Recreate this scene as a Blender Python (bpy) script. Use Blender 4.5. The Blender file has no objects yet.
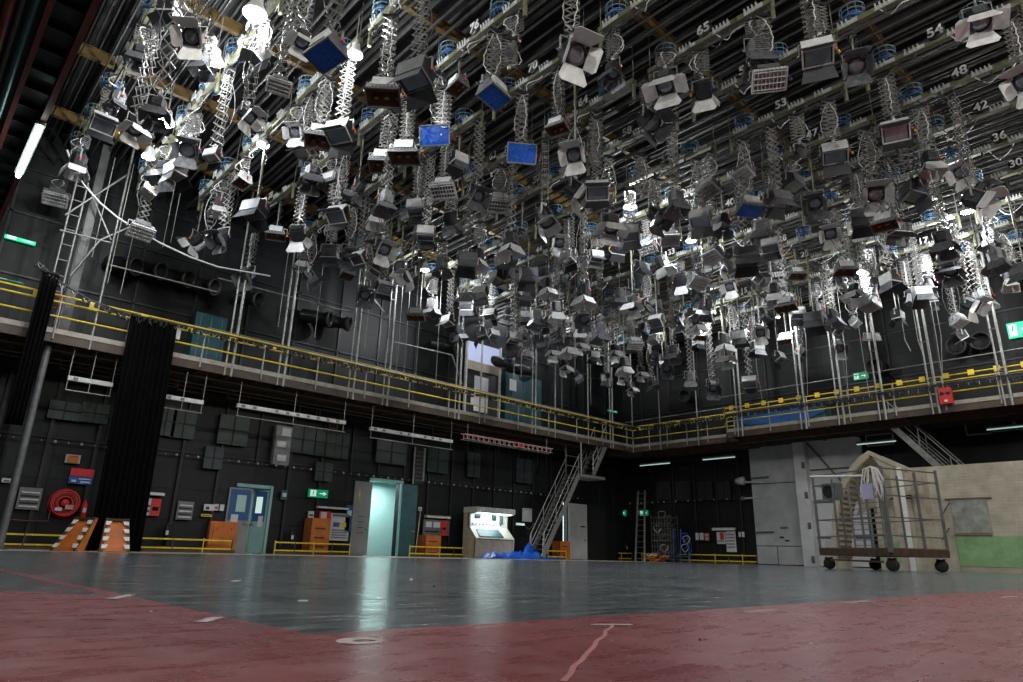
import bpy, math, random
from mathutils import Vector, Matrix
R = random.Random(7)
PI = math.pi
C = bpy.context.scene.collection
sc = bpy.context.scene
rad = math.radians

# ------------------------------------------------------------------ camera
F, YAW, PIT, ROL, H = 670.0, .7451, .3083, .025, .20
dv = Vector((-math.cos(YAW)*math.cos(PIT), math.sin(YAW)*math.cos(PIT), math.sin(PIT)))
r0 = dv.cross(Vector((0, 0, 1))).normalized(); u0 = r0.cross(dv)
rv = math.cos(ROL)*r0+math.sin(ROL)*u0; uv = -math.sin(ROL)*r0+math.cos(ROL)*u0
EYE = Vector((0, 0, H))
cd = bpy.data.cameras.new('camera'); cam = bpy.data.objects.new('camera', cd); C.objects.link(cam)
cd.sensor_width = 36; cd.lens = F/1023*36; cd.clip_start = .05; cd.clip_end = 200
cam.matrix_world = Matrix(((rv.x, uv.x, -dv.x, 0), (rv.y, uv.y, -dv.y, 0), (rv.z, uv.z, -dv.z, H), (0, 0, 0, 1)))
sc.camera = cam
sc.view_settings.view_transform = 'Standard'; sc.view_settings.look = 'None'
sc.view_settings.gamma = 1; sc.view_settings.use_curve_mapping = False
sc.view_settings.exposure = 0.75
w = bpy.data.worlds.new('world'); sc.world = w; w.use_nodes = True
w.node_tree.nodes['Background'].inputs[0].default_value = (.5, .6, .7, 1)
w.node_tree.nodes['Background'].inputs[1].default_value = 0.0

def ray(x, y): return dv+rv*((x-511.5)/F)-uv*((y-341)/F)
def AX(x, y, X=-25.4): v = ray(x, y); return EYE+v*(X/v.x)
def AY(x, y, Y=33.0): v = ray(x, y); return EYE+v*(Y/v.y)
def AZ(x, y, Z): v = ray(x, y); return EYE+v*((Z-H)/v.z)
def PR(p):
    v = Vector(p)-EYE; k = v.dot(dv)
    if k < .3: return (-9999, -9999, k)
    return (511.5+F*v.dot(rv)/k, 341-F*v.dot(uv)/k, k)
def inview(p, m=30):
    x, y, k = PR(p); return -m < x < 1023+m and -m < y < 682+m

# ------------------------------------------------------------------ materials
def mat(name, col, rough=.5, metal=0., var=.25, scale=6., bump=0., emit=None, spec=None, trans=0.):
    m = bpy.data.materials.new(name); m.use_nodes = True
    nt = m.node_tree; b = nt.nodes['Principled BSDF']
    b.inputs['Roughness'].default_value = rough; b.inputs['Metallic'].default_value = metal
    if spec is not None: b.inputs['Specular IOR Level'].default_value = spec
    if trans: b.inputs['Transmission Weight'].default_value = trans
    c = (*col, 1)
    if var:
        tc = nt.nodes.new('ShaderNodeTexCoord'); n = nt.nodes.new('ShaderNodeTexNoise'); n.inputs['Scale'].default_value = scale
        n.inputs['Detail'].default_value = 6; n.inputs['Roughness'].default_value = .65
        nt.links.new(tc.outputs['Object'], n.inputs['Vector'])
        mx = nt.nodes.new('ShaderNodeMix'); mx.data_type = 'RGBA'
        mx.inputs[6].default_value = tuple(max(0, k*(1-var)) for k in col)+(1,)
        mx.inputs[7].default_value = tuple(min(1, k*(1+var)) for k in col)+(1,)
        rp = nt.nodes.new('ShaderNodeMapRange'); rp.inputs[1].default_value = .3; rp.inputs[2].default_value = .7
        nt.links.new(n.outputs['Fac'], rp.inputs[0]); nt.links.new(rp.outputs[0], mx.inputs[0])
        nt.links.new(mx.outputs[2], b.inputs['Base Color'])
        if bump:
            bp = nt.nodes.new('ShaderNodeBump'); bp.inputs['Strength'].default_value = bump
            nt.links.new(n.outputs['Fac'], bp.inputs['Height']); nt.links.new(bp.outputs[0], b.inputs['Normal'])
    else:
        b.inputs['Base Color'].default_value = c
    if emit:
        b.inputs['Emission Color'].default_value = (*emit[0], 1); b.inputs['Emission Strength'].default_value = emit[1]
    return m
M = {
 'black': mat('black_paint', (.011, .011, .012), .55, 0, .3),
 'dark': mat('dark_housing', (.026, .027, .03), .42, .3, .3),
 'grey': mat('grey_enamel', (.17, .175, .18), .42, .3, .25),
 'flap': mat('flap_metal', (.15, .155, .165), .42, .4, .4, 8),
 'light': mat('pale_enamel', (.62, .62, .61), .45, .1, .2),
 'silver': mat('bright_zinc', (.33, .32, .3), .36, .7, .25, 12),
 'steel': mat('galvanised_tube', (.3, .3, .28), .42, .5, .3, 9),
 'steeld': mat('dull_steel', (.08, .08, .076), .5, .4, .3, 5),
 'green': mat('trunking_grey_green', (.165, .165, .10), .5, .2, .25, 5),
 'socket': mat('white_socket', (.4, .42, .4), .4, 0, .2),
 'ochre': mat('ochre_beam', (.12, .078, .022), .5, .1, .4, 3),
 'brown': mat('brown_reflector', (.2, .1, .05), .5, .2, .4, 4),
 'redb': mat('red_oxide', (.16, .028, .025), .55, 0, .35, 3),
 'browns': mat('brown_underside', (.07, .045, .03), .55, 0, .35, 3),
 'toe': mat('tan_toe_board', (.34, .31, .25), .5, .1, .3, 4),
 'pale': mat('pale_dock_paint', (.75, .76, .76), .5, 0, .12, 2),
 'red': mat('signal_red', (.62, .03, .03), .45, 0, .15),
 'pink': mat('faded_pink', (.6, .33, .3), .5, 0, .25),
 'orange': mat('orange_paint', (.55, .15, .02), .5, 0, .25, 3),
 'yellow': mat('yellow_paint', (.8, .58, .03), .45, 0, .2, 6),
 'white': mat('white_paint', (.8, .8, .78), .5, 0, .08),
 'paper': mat('paper', (.62, .63, .66), .6, 0, .08, 30),
 'blue': mat('blue_plastic', (.03, .12, .45), .4, 0, .3),
 'gel': mat('blue_gel', (.01, .09, .5), .18, 0, .5, 14, .1),
 'teal': mat('teal_cage', (.12, .22, .27), .4, .2, .3),
 'tarp': mat('blue_tarpaulin', (.01, .09, .5), .35, 0, .3, 5, .3),
 'concrete': mat('grey_door_face', (.5, .51, .52), .5, .1, .22, 1.1),
 'doorg': mat('grey_door_leaf', (.25, .255, .26), .55, .1, .15, 1.5),
 'cream': mat('cream_console', (.62, .60, .52), .5, 0, .12),
 'creamb': mat('cream_wood', (.45, .40, .3), .6, 0, .2, 4),
 'wood': mat('brown_wood', (.16, .1, .055), .6, 0, .35, 5),
 'rust': mat('rusty_base', (.1, .062, .04), .6, .3, .4, 6),
 'rubber': mat('black_rubber', (.012, .012, .012), .7, 0, .2),
 'cloth': mat('black_drape', (.004, .004, .0045), .95, 0, .3, 2, spec=.08),
 'duct': mat('black_duct', (.03, .031, .034), .35, .4, .3),
 'glassd': mat('lens_glass', (.25, .27, .3), .08, .6, .2),
 'screen': mat('dark_screen', (.02, .05, .05), .15, 0, 0),
 'tealdoor': mat('pale_teal_door', (.25, .45, .45), .45, 0, .1, 2),
 'bluedoor': mat('blue_door', (.02, .1, .28), .4, 0, .15, 2),
 'tealroom': mat('teal_corridor', (.45, .66, .64), .6, 0, .05, 2),
 'exitg': mat('exit_green', (0, .25, .12), .4, 0, 0, emit=((0, .35, .16), .25)),
 'exitw': mat('exit_white', (.7, .8, .75), .4, 0, 0, emit=((.6, .9, .75), .35)),
 'exitlit': mat('lit_green', (0, .5, .3), .4, 0, 0, emit=((.03, .8, .36), .55)),
 'exitlitw': mat('lit_white', (.7, 1, .85), .4, 0, 0, emit=((.5, 1, .75), 1.2)),
 'bulb': mat('lit_bulb', (1, 1, 1), .4, 0, 0, emit=((.92, .97, 1), 60)),
 'bulbs': mat('small_lit_bulb', (1, 1, 1), .4, 0, 0, emit=((.92, .97, 1), 12)),
 'tube': mat('lit_tube', (1, 1, 1), .4, 0, 0, emit=((.75, 1, .93), 9)),
 'tubeoff': mat('dim_tube', (.75, .85, .82), .4, 0, 0, emit=((.7, 1, .93), .3)),
 'winlit': mat('lit_window', (.5, .55, .7), .4, 0, 0, emit=((.45, .52, .85), .28)),
 'hood': mat('lit_hood', (.9, 1, 1), .4, 0, 0, emit=((.8, 1, 1), 2)),
 'plate': mat('number_plate', (.012, .012, .014), .5, 0, 0),
 'digit': mat('number_white', (.75, .75, .72), .5, 0, 0),
 'tape': mat('white_tape', (.45, .41, .41), .6, 0, .4, 20),
 'greenp': mat('green_scenic_paint', (.27, .46, .22), .6, 0, .25, 2.5),
 'tealpan': mat('teal_panel', (.02, .09, .11), .4, 0, .3, 2),
}

def floor_mat():
    m = bpy.data.materials.new('studio_floor'); m.use_nodes = True; nt = m.node_tree; N = nt.nodes; L = nt.links
    b = N['Principled BSDF']
    g = N.new('ShaderNodeNewGeometry'); s = N.new('ShaderNodeSeparateXYZ'); L.new(g.outputs['Position'], s.inputs[0])
    def math_(op, a, c=None):
        n = N.new('ShaderNodeMath'); n.operation = op
        for i, k in enumerate((a, c)):
            if k is None: continue
            if isinstance(k, (int, float)): n.inputs[i].default_value = k
            else: L.new(k, n.inputs[i])
        return n.outputs[0]
    def noise(sc_, det=8, ro=.6, mp=(1, 1, 1), rot=0):
        t = N.new('ShaderNodeMapping'); t.inputs['Scale'].default_value = mp; t.inputs['Rotation'].default_value = (0, 0, rot); L.new(g.outputs['Position'], t.inputs[0])
        n = N.new('ShaderNodeTexNoise'); n.inputs['Scale'].default_value = sc_; n.inputs['Detail'].default_value = det; n.inputs['Roughness'].default_value = ro
        L.new(t.outputs[0], n.inputs['Vector']); return n.outputs['Fac']
    edge = math_('MULTIPLY', math_('SUBTRACT', noise(9), .5), .05)
    X = math_('ADD', s.outputs['X'], edge); Y = math_('ADD', s.outputs['Y'], edge)
    red = math_('MAXIMUM', math_('GREATER_THAN', X, -1.64), math_('LESS_THAN', Y, .87))
    # a grey bay beyond the painted band at the left
    lim = math_('ADD', math_('MULTIPLY', math_('SUBTRACT', Y, .5), 1.7), -3.75)
    grey = math_('MULTIPLY', math_('LESS_THAN', X, lim), math_('LESS_THAN', Y, .80))
    red = math_('MULTIPLY', red, math_('SUBTRACT', 1, grey))
    def mixc(f, a, c):
        n = N.new('ShaderNodeMix'); n.data_type = 'RGBA'
        if isinstance(f, (int, float)): n.inputs[0].default_value = f
        else: L.new(f, n.inputs[0])
        for i, k in ((6, a), (7, c)):
            if isinstance(k, tuple): n.inputs[i].default_value = (*k, 1)
            else: L.new(k, n.inputs[i])
        return n.outputs[2]
    def rng(f, a, c, o0=0, o1=1):
        n = N.new('ShaderNodeMapRange'); L.new(f, n.inputs[0]); n.inputs[1].default_value = a; n.inputs[2].default_value = c
        n.inputs[3].default_value = o0; n.inputs[4].default_value = o1; return n.outputs[0]
    n1 = noise(1.3, 8, .65); n2 = noise(7, 8, .7); n3 = noise(30, 5, .7); n4 = noise(2.2, 8, .7, (1, 6, 1), .5); n5 = noise(2.2, 8, .75, (7, 1, 1), .2)
    redc = mixc(rng(n1, .35, .65), (.2, .038, .046), (.31, .075, .08))
    redc = mixc(rng(n2, .5, .75, 0, .35), redc, (.42, .2, .2))
    redc = mixc(rng(n4, .5, .72, 0, .5), redc, (.3, .18, .19))
    redc = mixc(rng(n3, .45, .8, 0, .6), redc, (.12, .04, .05))
    redc = mixc(rng(noise(55, 6, .8, (1, .25, 1), .9), .56, .72, 0, .5), redc, (.45, .24, .24))
    drk = mixc(rng(n1, .35, .65), (.05, .06, .07), (.13, .15, .165))
    drk = mixc(rng(n5, .46, .66, 0, .75), drk, (.25, .27, .28))
    drk = mixc(rng(n3, .6, .75, 0, .5), drk, (.28, .3, .3))
    col = mixc(red, drk, redc)
    L.new(col, b.inputs['Base Color'])
    b.inputs['Specular IOR Level'].default_value = .35
    ro = math_('ADD', rng(n2, .3, .7, .13, .22), rng(n5, .4, .7, 0, .12))
    ro = math_('ADD', ro, math_('MULTIPLY', red, .08))
    L.new(ro, b.inputs['Roughness'])
    bp = N.new('ShaderNodeBump'); bp.inputs['Strength'].default_value = .008; bp.inputs['Distance'].default_value = .01
    L.new(n2, bp.inputs['Height']); L.new(bp.outputs[0], b.inputs['Normal'])
    return m
M['floor'] = floor_mat()

def panel_mat(name, c1, c2, mortar, bw, rh, horiz, ms=.012, rough=.5, off=.5, bump=.4):
    """panelled wall: horiz = 'x' or 'y' is the axis running along the wall"""
    m = bpy.data.materials.new(name); m.use_nodes = True; nt = m.node_tree; N = nt.nodes; L = nt.links
    b = N['Principled BSDF']; b.inputs['Roughness'].default_value = rough; b.inputs['Specular IOR Level'].default_value = .3
    g = N.new('ShaderNodeNewGeometry'); s = N.new('ShaderNodeSeparateXYZ'); c = N.new('ShaderNodeCombineXYZ')
    L.new(g.outputs['Position'], s.inputs[0]); L.new(s.outputs['X' if horiz == 'x' else 'Y'], c.inputs[0]); L.new(s.outputs['Z'], c.inputs[1])
    t = N.new('ShaderNodeTexBrick'); L.new(c.outputs[0], t.inputs['Vector'])
    t.inputs['Color1'].default_value = (*c1, 1); t.inputs['Color2'].default_value = (*c2, 1); t.inputs['Mortar'].default_value = (*mortar, 1)
    t.inputs['Scale'].default_value = 1; t.inputs['Brick Width'].default_value = bw; t.inputs['Row Height'].default_value = rh
    t.inputs['Mortar Size'].default_value = ms; t.offset = off
    n = N.new('ShaderNodeTexNoise'); n.inputs['Scale'].default_value = 2; n.inputs['Detail'].default_value = 8; L.new(g.outputs['Position'], n.inputs['Vector'])
    mx = N.new('ShaderNodeMix'); mx.data_type = 'RGBA'; mx.blend_type = 'MULTIPLY'; mx.inputs[0].default_value = .6
    rm = N.new('ShaderNodeMapRange'); rm.inputs[1].default_value = .3; rm.inputs[2].default_value = .7; rm.inputs[3].default_value = .6; rm.inputs[4].default_value = 1.2
    L.new(n.outputs['Fac'], rm.inputs[0]); L.new(t.outputs['Color'], mx.inputs[6]); L.new(rm.outputs[0], mx.inputs[7]); L.new(mx.outputs[2], b.inputs['Base Color'])
    bp = N.new('ShaderNodeBump'); bp.inputs['Strength'].default_value = bump; bp.inputs['Distance'].default_value = .03; bp.invert = True
    L.new(t.outputs['Fac'], bp.inputs['Height']); L.new(bp.outputs[0], b.inputs['Normal'])
    return m
M['wallL'] = panel_mat('black_acoustic_panel', (.007, .0085, .009), (.014, .0165, .0175), (.004, .004, .005), 1.3, 1.05, 'y', .02, .5, 0)
M['wallB'] = panel_mat('black_acoustic_panel_back', (.007, .007, .007), (.013, .013, .013), (.003, .003, .003), 1.3, 1.05, 'x', .02, .5, 0)
M['brick'] = panel_mat('beige_scenic_brick', (.55, .5, .39), (.6, .55, .44), (.53, .48, .375), .34, .11, 'x', .012, .75, .5, .3)

# ------------------------------------------------------------------ mesh builder
class MB:
    def __init__(s, m=None): s.v = []; s.f = []; s.s = []; s.M = m or Matrix.Identity(4)
    def add(s, vs, fs, sm=False):
        k = len(s.v); s.v += [s.M @ Vector(p) for p in vs]; s.f += [tuple(i+k for i in f) for f in fs]; s.s += [sm]*len(fs); return s
    def box(s, c, d):
        x, y, z = c; a, b, e = d[0]/2, d[1]/2, d[2]/2
        return s.add([(x+i*a, y+j*b, z+k*e) for k in (-1, 1) for j in (-1, 1) for i in (-1, 1)],
              [(0, 2, 3, 1), (4, 5, 7, 6), (0, 1, 5, 4), (2, 6, 7, 3), (0, 4, 6, 2), (1, 3, 7, 5)])
    def bb(s, a, b): return s.box([(a[i]+b[i])/2 for i in range(3)], [abs(a[i]-b[i]) for i in range(3)])
    def bar(s, p, q, w, h=None, up=(0, 0, 1)):
        p = Vector(p); q = Vector(q); h = h or w; d = (q-p).normalized(); up = Vector(up)
        if abs(d.dot(up)) > .97: up = Vector((0, 1, 0)) if abs(d.y) < .9 else Vector((1, 0, 0))
        r = d.cross(up).normalized()*w/2; u = r.cross(d).normalized()*h/2
        return s.add([p-r-u, p+r-u, p+r+u, p-r+u, q-r-u, q+r-u, q+r+u, q-r+u],
              [(0, 1, 2, 3), (4, 7, 6, 5), (0, 4, 5, 1), (1, 5, 6, 2), (2, 6, 7, 3), (3, 7, 4, 0)])
    def tube(s, pts, r, n=6, closed=False):
        pts = [Vector(p) for p in pts]; m = len(pts); vs = []; nr = None
        for i, p in enumerate(pts):
            a = pts[(i-1) % m] if (closed or i) else p; b = pts[(i+1) % m] if (closed or i < m-1) else p
            d = (b-a).normalized()
            if nr is None: nr = d.orthogonal().normalized()
            nr = (nr-d*nr.dot(d)); nr = nr.normalized() if nr.length > 1e-6 else d.orthogonal().normalized()
            bn = d.cross(nr); rr = r[i] if isinstance(r, (list, tuple)) else r
            for k in range(n): t = 2*PI*k/n; vs.append(p+(nr*math.cos(t)+bn*math.sin(t))*rr)
        fs = [(i*n+k, i*n+(k+1) % n, ((i+1) % m)*n+(k+1) % n, ((i+1) % m)*n+k) for i in range(m if closed else m-1) for k in range(n)]
        s.add(vs, fs, n > 4)
        if not closed: s.add(vs[:n], [tuple(range(n))[::-1]]); s.add(vs[-n:], [tuple(range(n))])
        return s
    def lathe(s, prof, n=16, ax='z', cap=True):
        vs = []
        for r, z in prof:
            for k in range(n):
                t = 2*PI*k/n; a, b = r*math.cos(t), r*math.sin(t)
                vs.append((a, b, z) if ax == 'z' else ((a, z, b) if ax == 'y' else (z, a, b)))
        fs = [(i*n+k, i*n+(k+1) % n, (i+1)*n+(k+1) % n, (i+1)*n+k) for i in range(len(prof)-1) for k in range(n)]
        s.add(vs, fs, True)
        if cap and prof[0][0] > 1e-4: s.add(vs[:n], [tuple(range(n))[::-1]])
        if cap and prof[-1][0] > 1e-4: s.add(vs[-n:], [tuple(range(n))])
        return s
    def prism(s, poly, d):
        """poly: 3-D points of a planar outline, d: extrusion vector"""
        n = len(poly); d = Vector(d); a = [Vector(p) for p in poly]
        return s.add(a+[p+d for p in a], [tuple(range(n))[::-1], tuple(range(n, 2*n))]+[(i, (i+1) % n, n+(i+1) % n, n+i) for i in range(n)])
    def build(s, name, m, parent=None, base=None):
        me = bpy.data.meshes.new(name); off = Vector(base) if base else Vector((0, 0, 0))
        me.from_pydata([v-off for v in s.v], [], s.f); me.polygons.foreach_set('use_smooth', s.s)
        me.materials.append(M[m] if isinstance(m, str) else m)
        o = bpy.data.objects.new(name, me); C.objects.link(o)
        if parent: o.parent = parent
        if base: o.location = off
        return o

def tag(o, label, cat, group=None):
    o['label'] = label; o['category'] = cat
    if group: o['group'] = group
    return o
def thing(name, label, cat, loc=(0, 0, 0), rz=0, group=None):
    o = bpy.data.objects.new(name, None); C.objects.link(o); o.location = loc; o.rotation_euler = (0, 0, rz); o.empty_display_size = .1
    return tag(o, label, cat, group)
def struct(o): o['kind'] = 'structure'; return o
KIDS = {}
def kids(o):
    if o.name not in KIDS: KIDS[o.name] = list(o.children)
    return KIDS[o.name]
def dup(o, parent=None):
    c = o.copy(); C.objects.link(c); c.parent = parent
    for ch in kids(o): dup(ch, c)
    return c
def cloneto(proto, used, loc, rz, label, cat, group=None):
    if used.get(proto.name): c = dup(proto)
    else: kids(proto); [kids(k) for k in proto.children]; c = proto; used[proto.name] = 1
    c.location = loc; c.rotation_euler = (0, 0, rz)
    if 'group' in c: del c['group']
    return tag(c, label, cat, group)
used = {}
def RX(a): return Matrix.Rotation(a, 4, 'X')
def T(x, y, z): return Matrix.Translation((x, y, z))

# ------------------------------------------------------------------ setting
X0, YB = -25.4, 33.0
struct(MB().bb((X0-3, -4, -.2), (8, YB+2, 0)).build('floor', 'floor'))
# walls
d1a, d1b = AX(237, 500).y, AX(268, 500).y
d2a, d2b = AX(368, 500).y, AX(399, 500).y
d3a, d3b = AX(563, 530).y, AX(567.5, 530).y
wl = MB()
segs = [(-4, d1a, 0, 15), (d1a, d1b, 2.35, 15), (d1b, d2a, 0, 15), (d2a, d2b, 3.1, 15), (d2b, d3a, 0, 15), (d3a, d3b, 3.0, 15), (d3b, YB, 0, 15)]
for a, b, z0, z1 in segs: wl.bb((X0-.3, a, z0), (X0, b, z1))
struct(wl.build('wall_left', 'wallL'))
struct(MB().bb((X0-.3, YB, 0), (8, YB+.3, 15)).build('wall_back', 'wallB'))
struct(MB().bb((8, -4, 0), (8.3, YB, 15)).build('wall_right', 'wallL'))
struct(MB().bb((X0-.3, -4.3, 0), (8.3, -4, 15)).build('wall_front', 'wallB'))
# pilasters and battens on the walls
tr = MB()
for i in range(24):
    y = 1.0+i*1.34
    if any(a-.2 < y < b+.2 for a, b in ((d1a, d1b), (d2a-.9, d2b+1), (d3a, d3b+1.2), (16.3, 18))): tr.bb((X0, y-.04, 3.3), (X0+.09, y+.04, 5.6)); continue
    tr.bb((X0, y-.05, .12), (X0+.1, y+.05, 5.6))
tr.bb((X0, 1, 3.35), (X0+.05, YB, 3.42)).bb((X0, 1, 5.4), (X0+.12, YB, 5.6))
struct(tr.build('trim_1', 'black'))
tr = MB()
for i in range(14):
    x = -24.6+i*1.34
    if x > -17.5: break
    tr.bb((x-.05, YB-.1, .12), (x+.05, YB, 5.6))
tr.bb((X0, YB-.05, 3.35), (-17.2, YB, 3.42)).bb((X0, YB-.12, 5.4), (-17.2, YB, 5.6))
struct(tr.build('trim_2', 'black'))
tr = MB()
for i in range(16):   # big upper wall panels above the gallery
    tr.bb((X0, 1.2+i*2.0, 6.2), (X0+.06, 1.28+i*2.0, 13))
for z in (8.3, 10.4, 12): tr.bb((X0, 1, z), (X0+.06, YB, z+.07))
struct(tr.build('trim_3', 'dark'))
tr = MB()
for i in range(15): tr.bb((-24+i*2.0, YB-.06, 6.2), (-23.92+i*2.0, YB, 13))
for z in (8.3, 10.4, 12): tr.bb((X0, YB-.06, z), (8, YB, z+.07))
struct(tr.build('trim_4', 'dark'))
# ceiling: dark soffit with steel slots running along x
ce = MB().bb((X0, -4, 13.75), (8, YB, 13.95)); struct(ce.build('ceiling', 'black'))
sl = MB()
y = 1.2; i = 0
while y < YB-.2:
    for k in (0, .16): sl.bb((X0, y+k, 13.25), (8, y+k+.035, 13.42))
    y += .48 if i % 4 != 3 else .9; i += 1
y = 1.4; i = 0
while y < YB-.2:
    sl.bb((X0, y, 12.42), (8, y+.03, 12.5)); y += .38 if i % 5 else .62; i += 1
struct(sl.build('ceiling_grid', 'steeld'))
bm_y = MB()
# baseboards: pale strip of floor paint along the foot of the walls
struct(MB().bb((X0+.0, 1, 0), (X0+5, YB, .004)).build('baseboard_left', 'creamb'))
struct(MB().bb((X0+5, YB-.5, 0), (8, YB, .006)).build('baseboard_back', 'creamb'))

# corridor behind the open doorway, and behind the blue doors
def alcove(name, ya, yb, z1, depth, m):
    a = MB(); a.bb((X0-.3-depth-.1, ya-.4, 0), (X0-.3-depth, yb+2.6, z1+.3)); a.bb((X0-.3-depth, ya-.5, 0), (X0-.3, ya-.4, z1+.3)); a.bb((X0-.3-depth, yb+2.6, 0), (X0-.3, yb+2.7, z1+.3)); a.bb((X0-.3-depth, ya-.4, z1+.2), (X0-.3, yb+2.6, z1+.3))
    return struct(a.build(name, m))
alcove('wall_corridor', d2a, d2b, 3.1, 2.2, 'tealroom')
alcove('wall_lobby', d1a, d1b, 2.35, 2.2, 'tealroom')
def area(name, loc, sx, sy, e, col, rot=(0, 0, 0)):
    l = bpy.data.lights.new(name, 'AREA'); l.shape = 'RECTANGLE'; l.size = sx; l.size_y = sy; l.energy = e; l.color = col
    o = bpy.data.objects.new(name, l); C.objects.link(o); o.location = loc; o.rotation_euler = rot; return o
area('corridor_ceiling_lamp', (X0-1.4, (d2a+d2b)/2+.7, 3.15), 1, 1.5, 60, (.8, 1, .97))
area('lobby_ceiling_lamp', (X0-1.4, (d1a+d1b)/2+.7, 2.4), 1, 1.5, 9, (.8, 1, .97))

# ------------------------------------------------------------------ doors
z2 = 3.1
t = thing('corridor_shelf', 'white shelf unit with dark oddments inside the bright teal doorway', 'shelf', (X0-1.6, d2a+.35, 0))
MB().box((0, 0, 1.2), (.5, .04, 2.3)).box((0, .5, 1.2), (.5, .04, 2.3)).build('side_panel', 'white', t)
for z in (.5, 1, 1.5, 2.0): MB().box((0, .25, z), (.5, .5, .04)).build('shelf_board', 'white', t)
for z, m_ in ((.52, 'black'), (1.02, 'light'), (1.52, 'grey')): MB().box((.05, .25, z+.14), (.3, .34, .24)).build('stored_box', m_, t)
def leaf(name, label, y0, y1, z1, m, x=X0+.05, ang=0, hinge='y0', th=.07, cat='door'):
    y = y0 if hinge == 'y0' else y1; sgn = 1 if hinge == 'y0' else -1; L_ = abs(y1-y0)
    t = thing(name, label, cat, (x, y, 0), ang)
    dp = MB().bb((-th/2, 0, .03), (th/2, sgn*L_, z1)).build('door_panel', m, t)
    MB().box((th/2+.03, sgn*L_*.85, 1.05), (.05, .14, .05)).build('door_handle', 'silver', dp)
    return t, sgn, L_
g0, g1 = AX(351, 520).y, AX(368.5, 520).y
t, s_, L_ = leaf('sliding_door', 'tall matte grey door panel left of the bright doorway', g0, g1, 2.98, 'doorg')
for k in range(4): MB().box((.045, .5*L_, .9+k*.22), (.02, .3, .02)).build('rung_mark', 'dark', t)
MB().prism([(.04, .25*L_, 2.75), (.04, .35*L_, 2.4), (.04, .3*L_, 2.4), (.04, .38*L_, 2.0), (.04, .22*L_, 2.5), (.04, .28*L_, 2.5)], (.006, 0, 0)).build('warning_mark', 'yellow', t)
e0 = AX(398, 520).y; e1 = AX(411, 520).y
t, s_, L_ = leaf('hinged_door', 'dark teal door leaf swung open right of the bright doorway', e0, e1+.1, 3.05, 'tealpan', ang=rad(-14))
# blue door pair
for k, (ya, yb, an, lb) in enumerate(((d1a-.35, d1a+.52, 0, 'blue and grey door leaf with window, left of the open one'), (d1a+.6, d1b, rad(-38), 'blue and teal door leaf with lit window, standing ajar'))):
    t, s_, L_ = leaf('hinged_door', lb, ya, yb, 2.3, 'doorg' if k == 0 else 'tealdoor', ang=an, hinge='y0' if k == 0 else 'y1', x=X0+.06)
    MB().bb((-.045, s_*.06, 1.15), (.045, s_*(L_-.06), 2.25)).build('blue_panel', 'bluedoor', t)
    MB().bb((-.05, s_*L_*.35, 1.45), (.05, s_*L_*.75, 2.05)).build('window_pane', 'exitw' if k else 'tealroom', t)
    MB().bb((-.05, s_*L_*.2, .95), (.05, s_*L_*.5, 1.35)).build('notice', 'paper', t)
fr = MB(); fr.bb((X0, d1b, 0), (X0+.14, d1b+.1, 2.45)).bb((X0, d1a-.1, 2.35), (X0+.1, d1b+.1, 2.47)); struct(fr.build('trim_5', 'tealdoor'))
fr = MB(); fr.bb((X0, d2a-.02, 3.08), (X0+.12, d2b+.1, 3.18)).bb((X0, d2b, 0), (X0+.1, d2b+.07, 3.1)); struct(fr.build('trim_6', 'tealdoor'))
# bright slit and grey door near the corner
struct(MB().bb((X0-.32, d3a-.1, 0), (X0-.30, d3b+.1, 3.1)).build('wall_lit_slit', mat('lit_slit', (.8, .9, .9), .5, 0, 0, emit=((.8, 1, .97), 1.6))))
c0, c1 = AX(568, 530).y, AX(586, 530).y
t, s_, L_ = leaf('sliding_door', 'concrete grey door panel with lock, right of the stair foot', c0, c1, 2.95, 'concrete')
MB().box((.05, L_*.75, 1.75), (.02, .35, .06)).build('latch', 'black', t)
struct(MB().bb((X0, c1, 0), (X0+.12, c1+1.6, 3.0)).build('trim_7', 'black'))

# ------------------------------------------------------------------ big dock door, back wall right
dx0, dx1 = AY(757, 520).x, AY(806, 520).x
t = thing('dock_door', 'huge grey scuffed dock door panel under the gallery, left of white pier', 'door', ((dx0+dx1)/2, YB-.15, 0))
hw = (dx1-dx0)/2
MB().bb((-hw, -.1, .05), (hw, .1, 5.75)).build('door_panel', 'concrete', t)
for z in (.9, 3.9): MB().box((0, -.11, z), (2*hw, .02, .03)).build('panel_seam', 'dark', t)
for x in (-hw*.15,): MB().box((x, -.11, .45), (.02, .02, .85)).build('panel_seam', 'dark', t)
for z in (1.1, 3.0): MB().bar((-hw*1.02, -.2, z*1.4), (-hw*.2, -.2, z*1.4+.02), .05).build('hinge_strap', 'steeld', t)
MB().box((hw*.2, -.12, 1.75), (.35, .02, .1)).build('label_plate', 'grey', t)
for k, (a, b) in enumerate(((1.3, 1.5), (1.15, 1.25))): MB().box((.1+.25*k, -.12, a), (.2, .02, .08)).build('lock_case', 'black', t)
px0, px1 = AY(806, 520).x, AY(818, 520).x
t = thing('wall_pier', 'white painted steel pier beside the huge grey dock door', 'pier', ((px0+px1)/2, YB-.35, 0)); hw = (px1-px0)/2
MB().bb((-hw, -.35, 0), (hw, .35, 5.8)).build('pier_body', 'pale', t)
for z in (.3, 1.8, 3.2, 4.6): MB().box((hw*.6, -.37, z), (hw*.5, .04, .3)).build('hinge_plate', 'grey', t)
px2 = AY(866, 470).x
t = thing('dock_door', 'pale grey braced dock leaf to the right of the white pier', 'door', ((px1+px2)/2, YB-.2, 0)); hw = (px2-px1)/2
MB().bb((-hw, -.06, .05), (hw, .1, 5.8)).build('door_panel', 'pale', t)
MB().bar((-hw, -.12, 5.7), (hw*.9, -.12, 2.6), .1, .06).build('diagonal_brace', 'grey', t)
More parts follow.
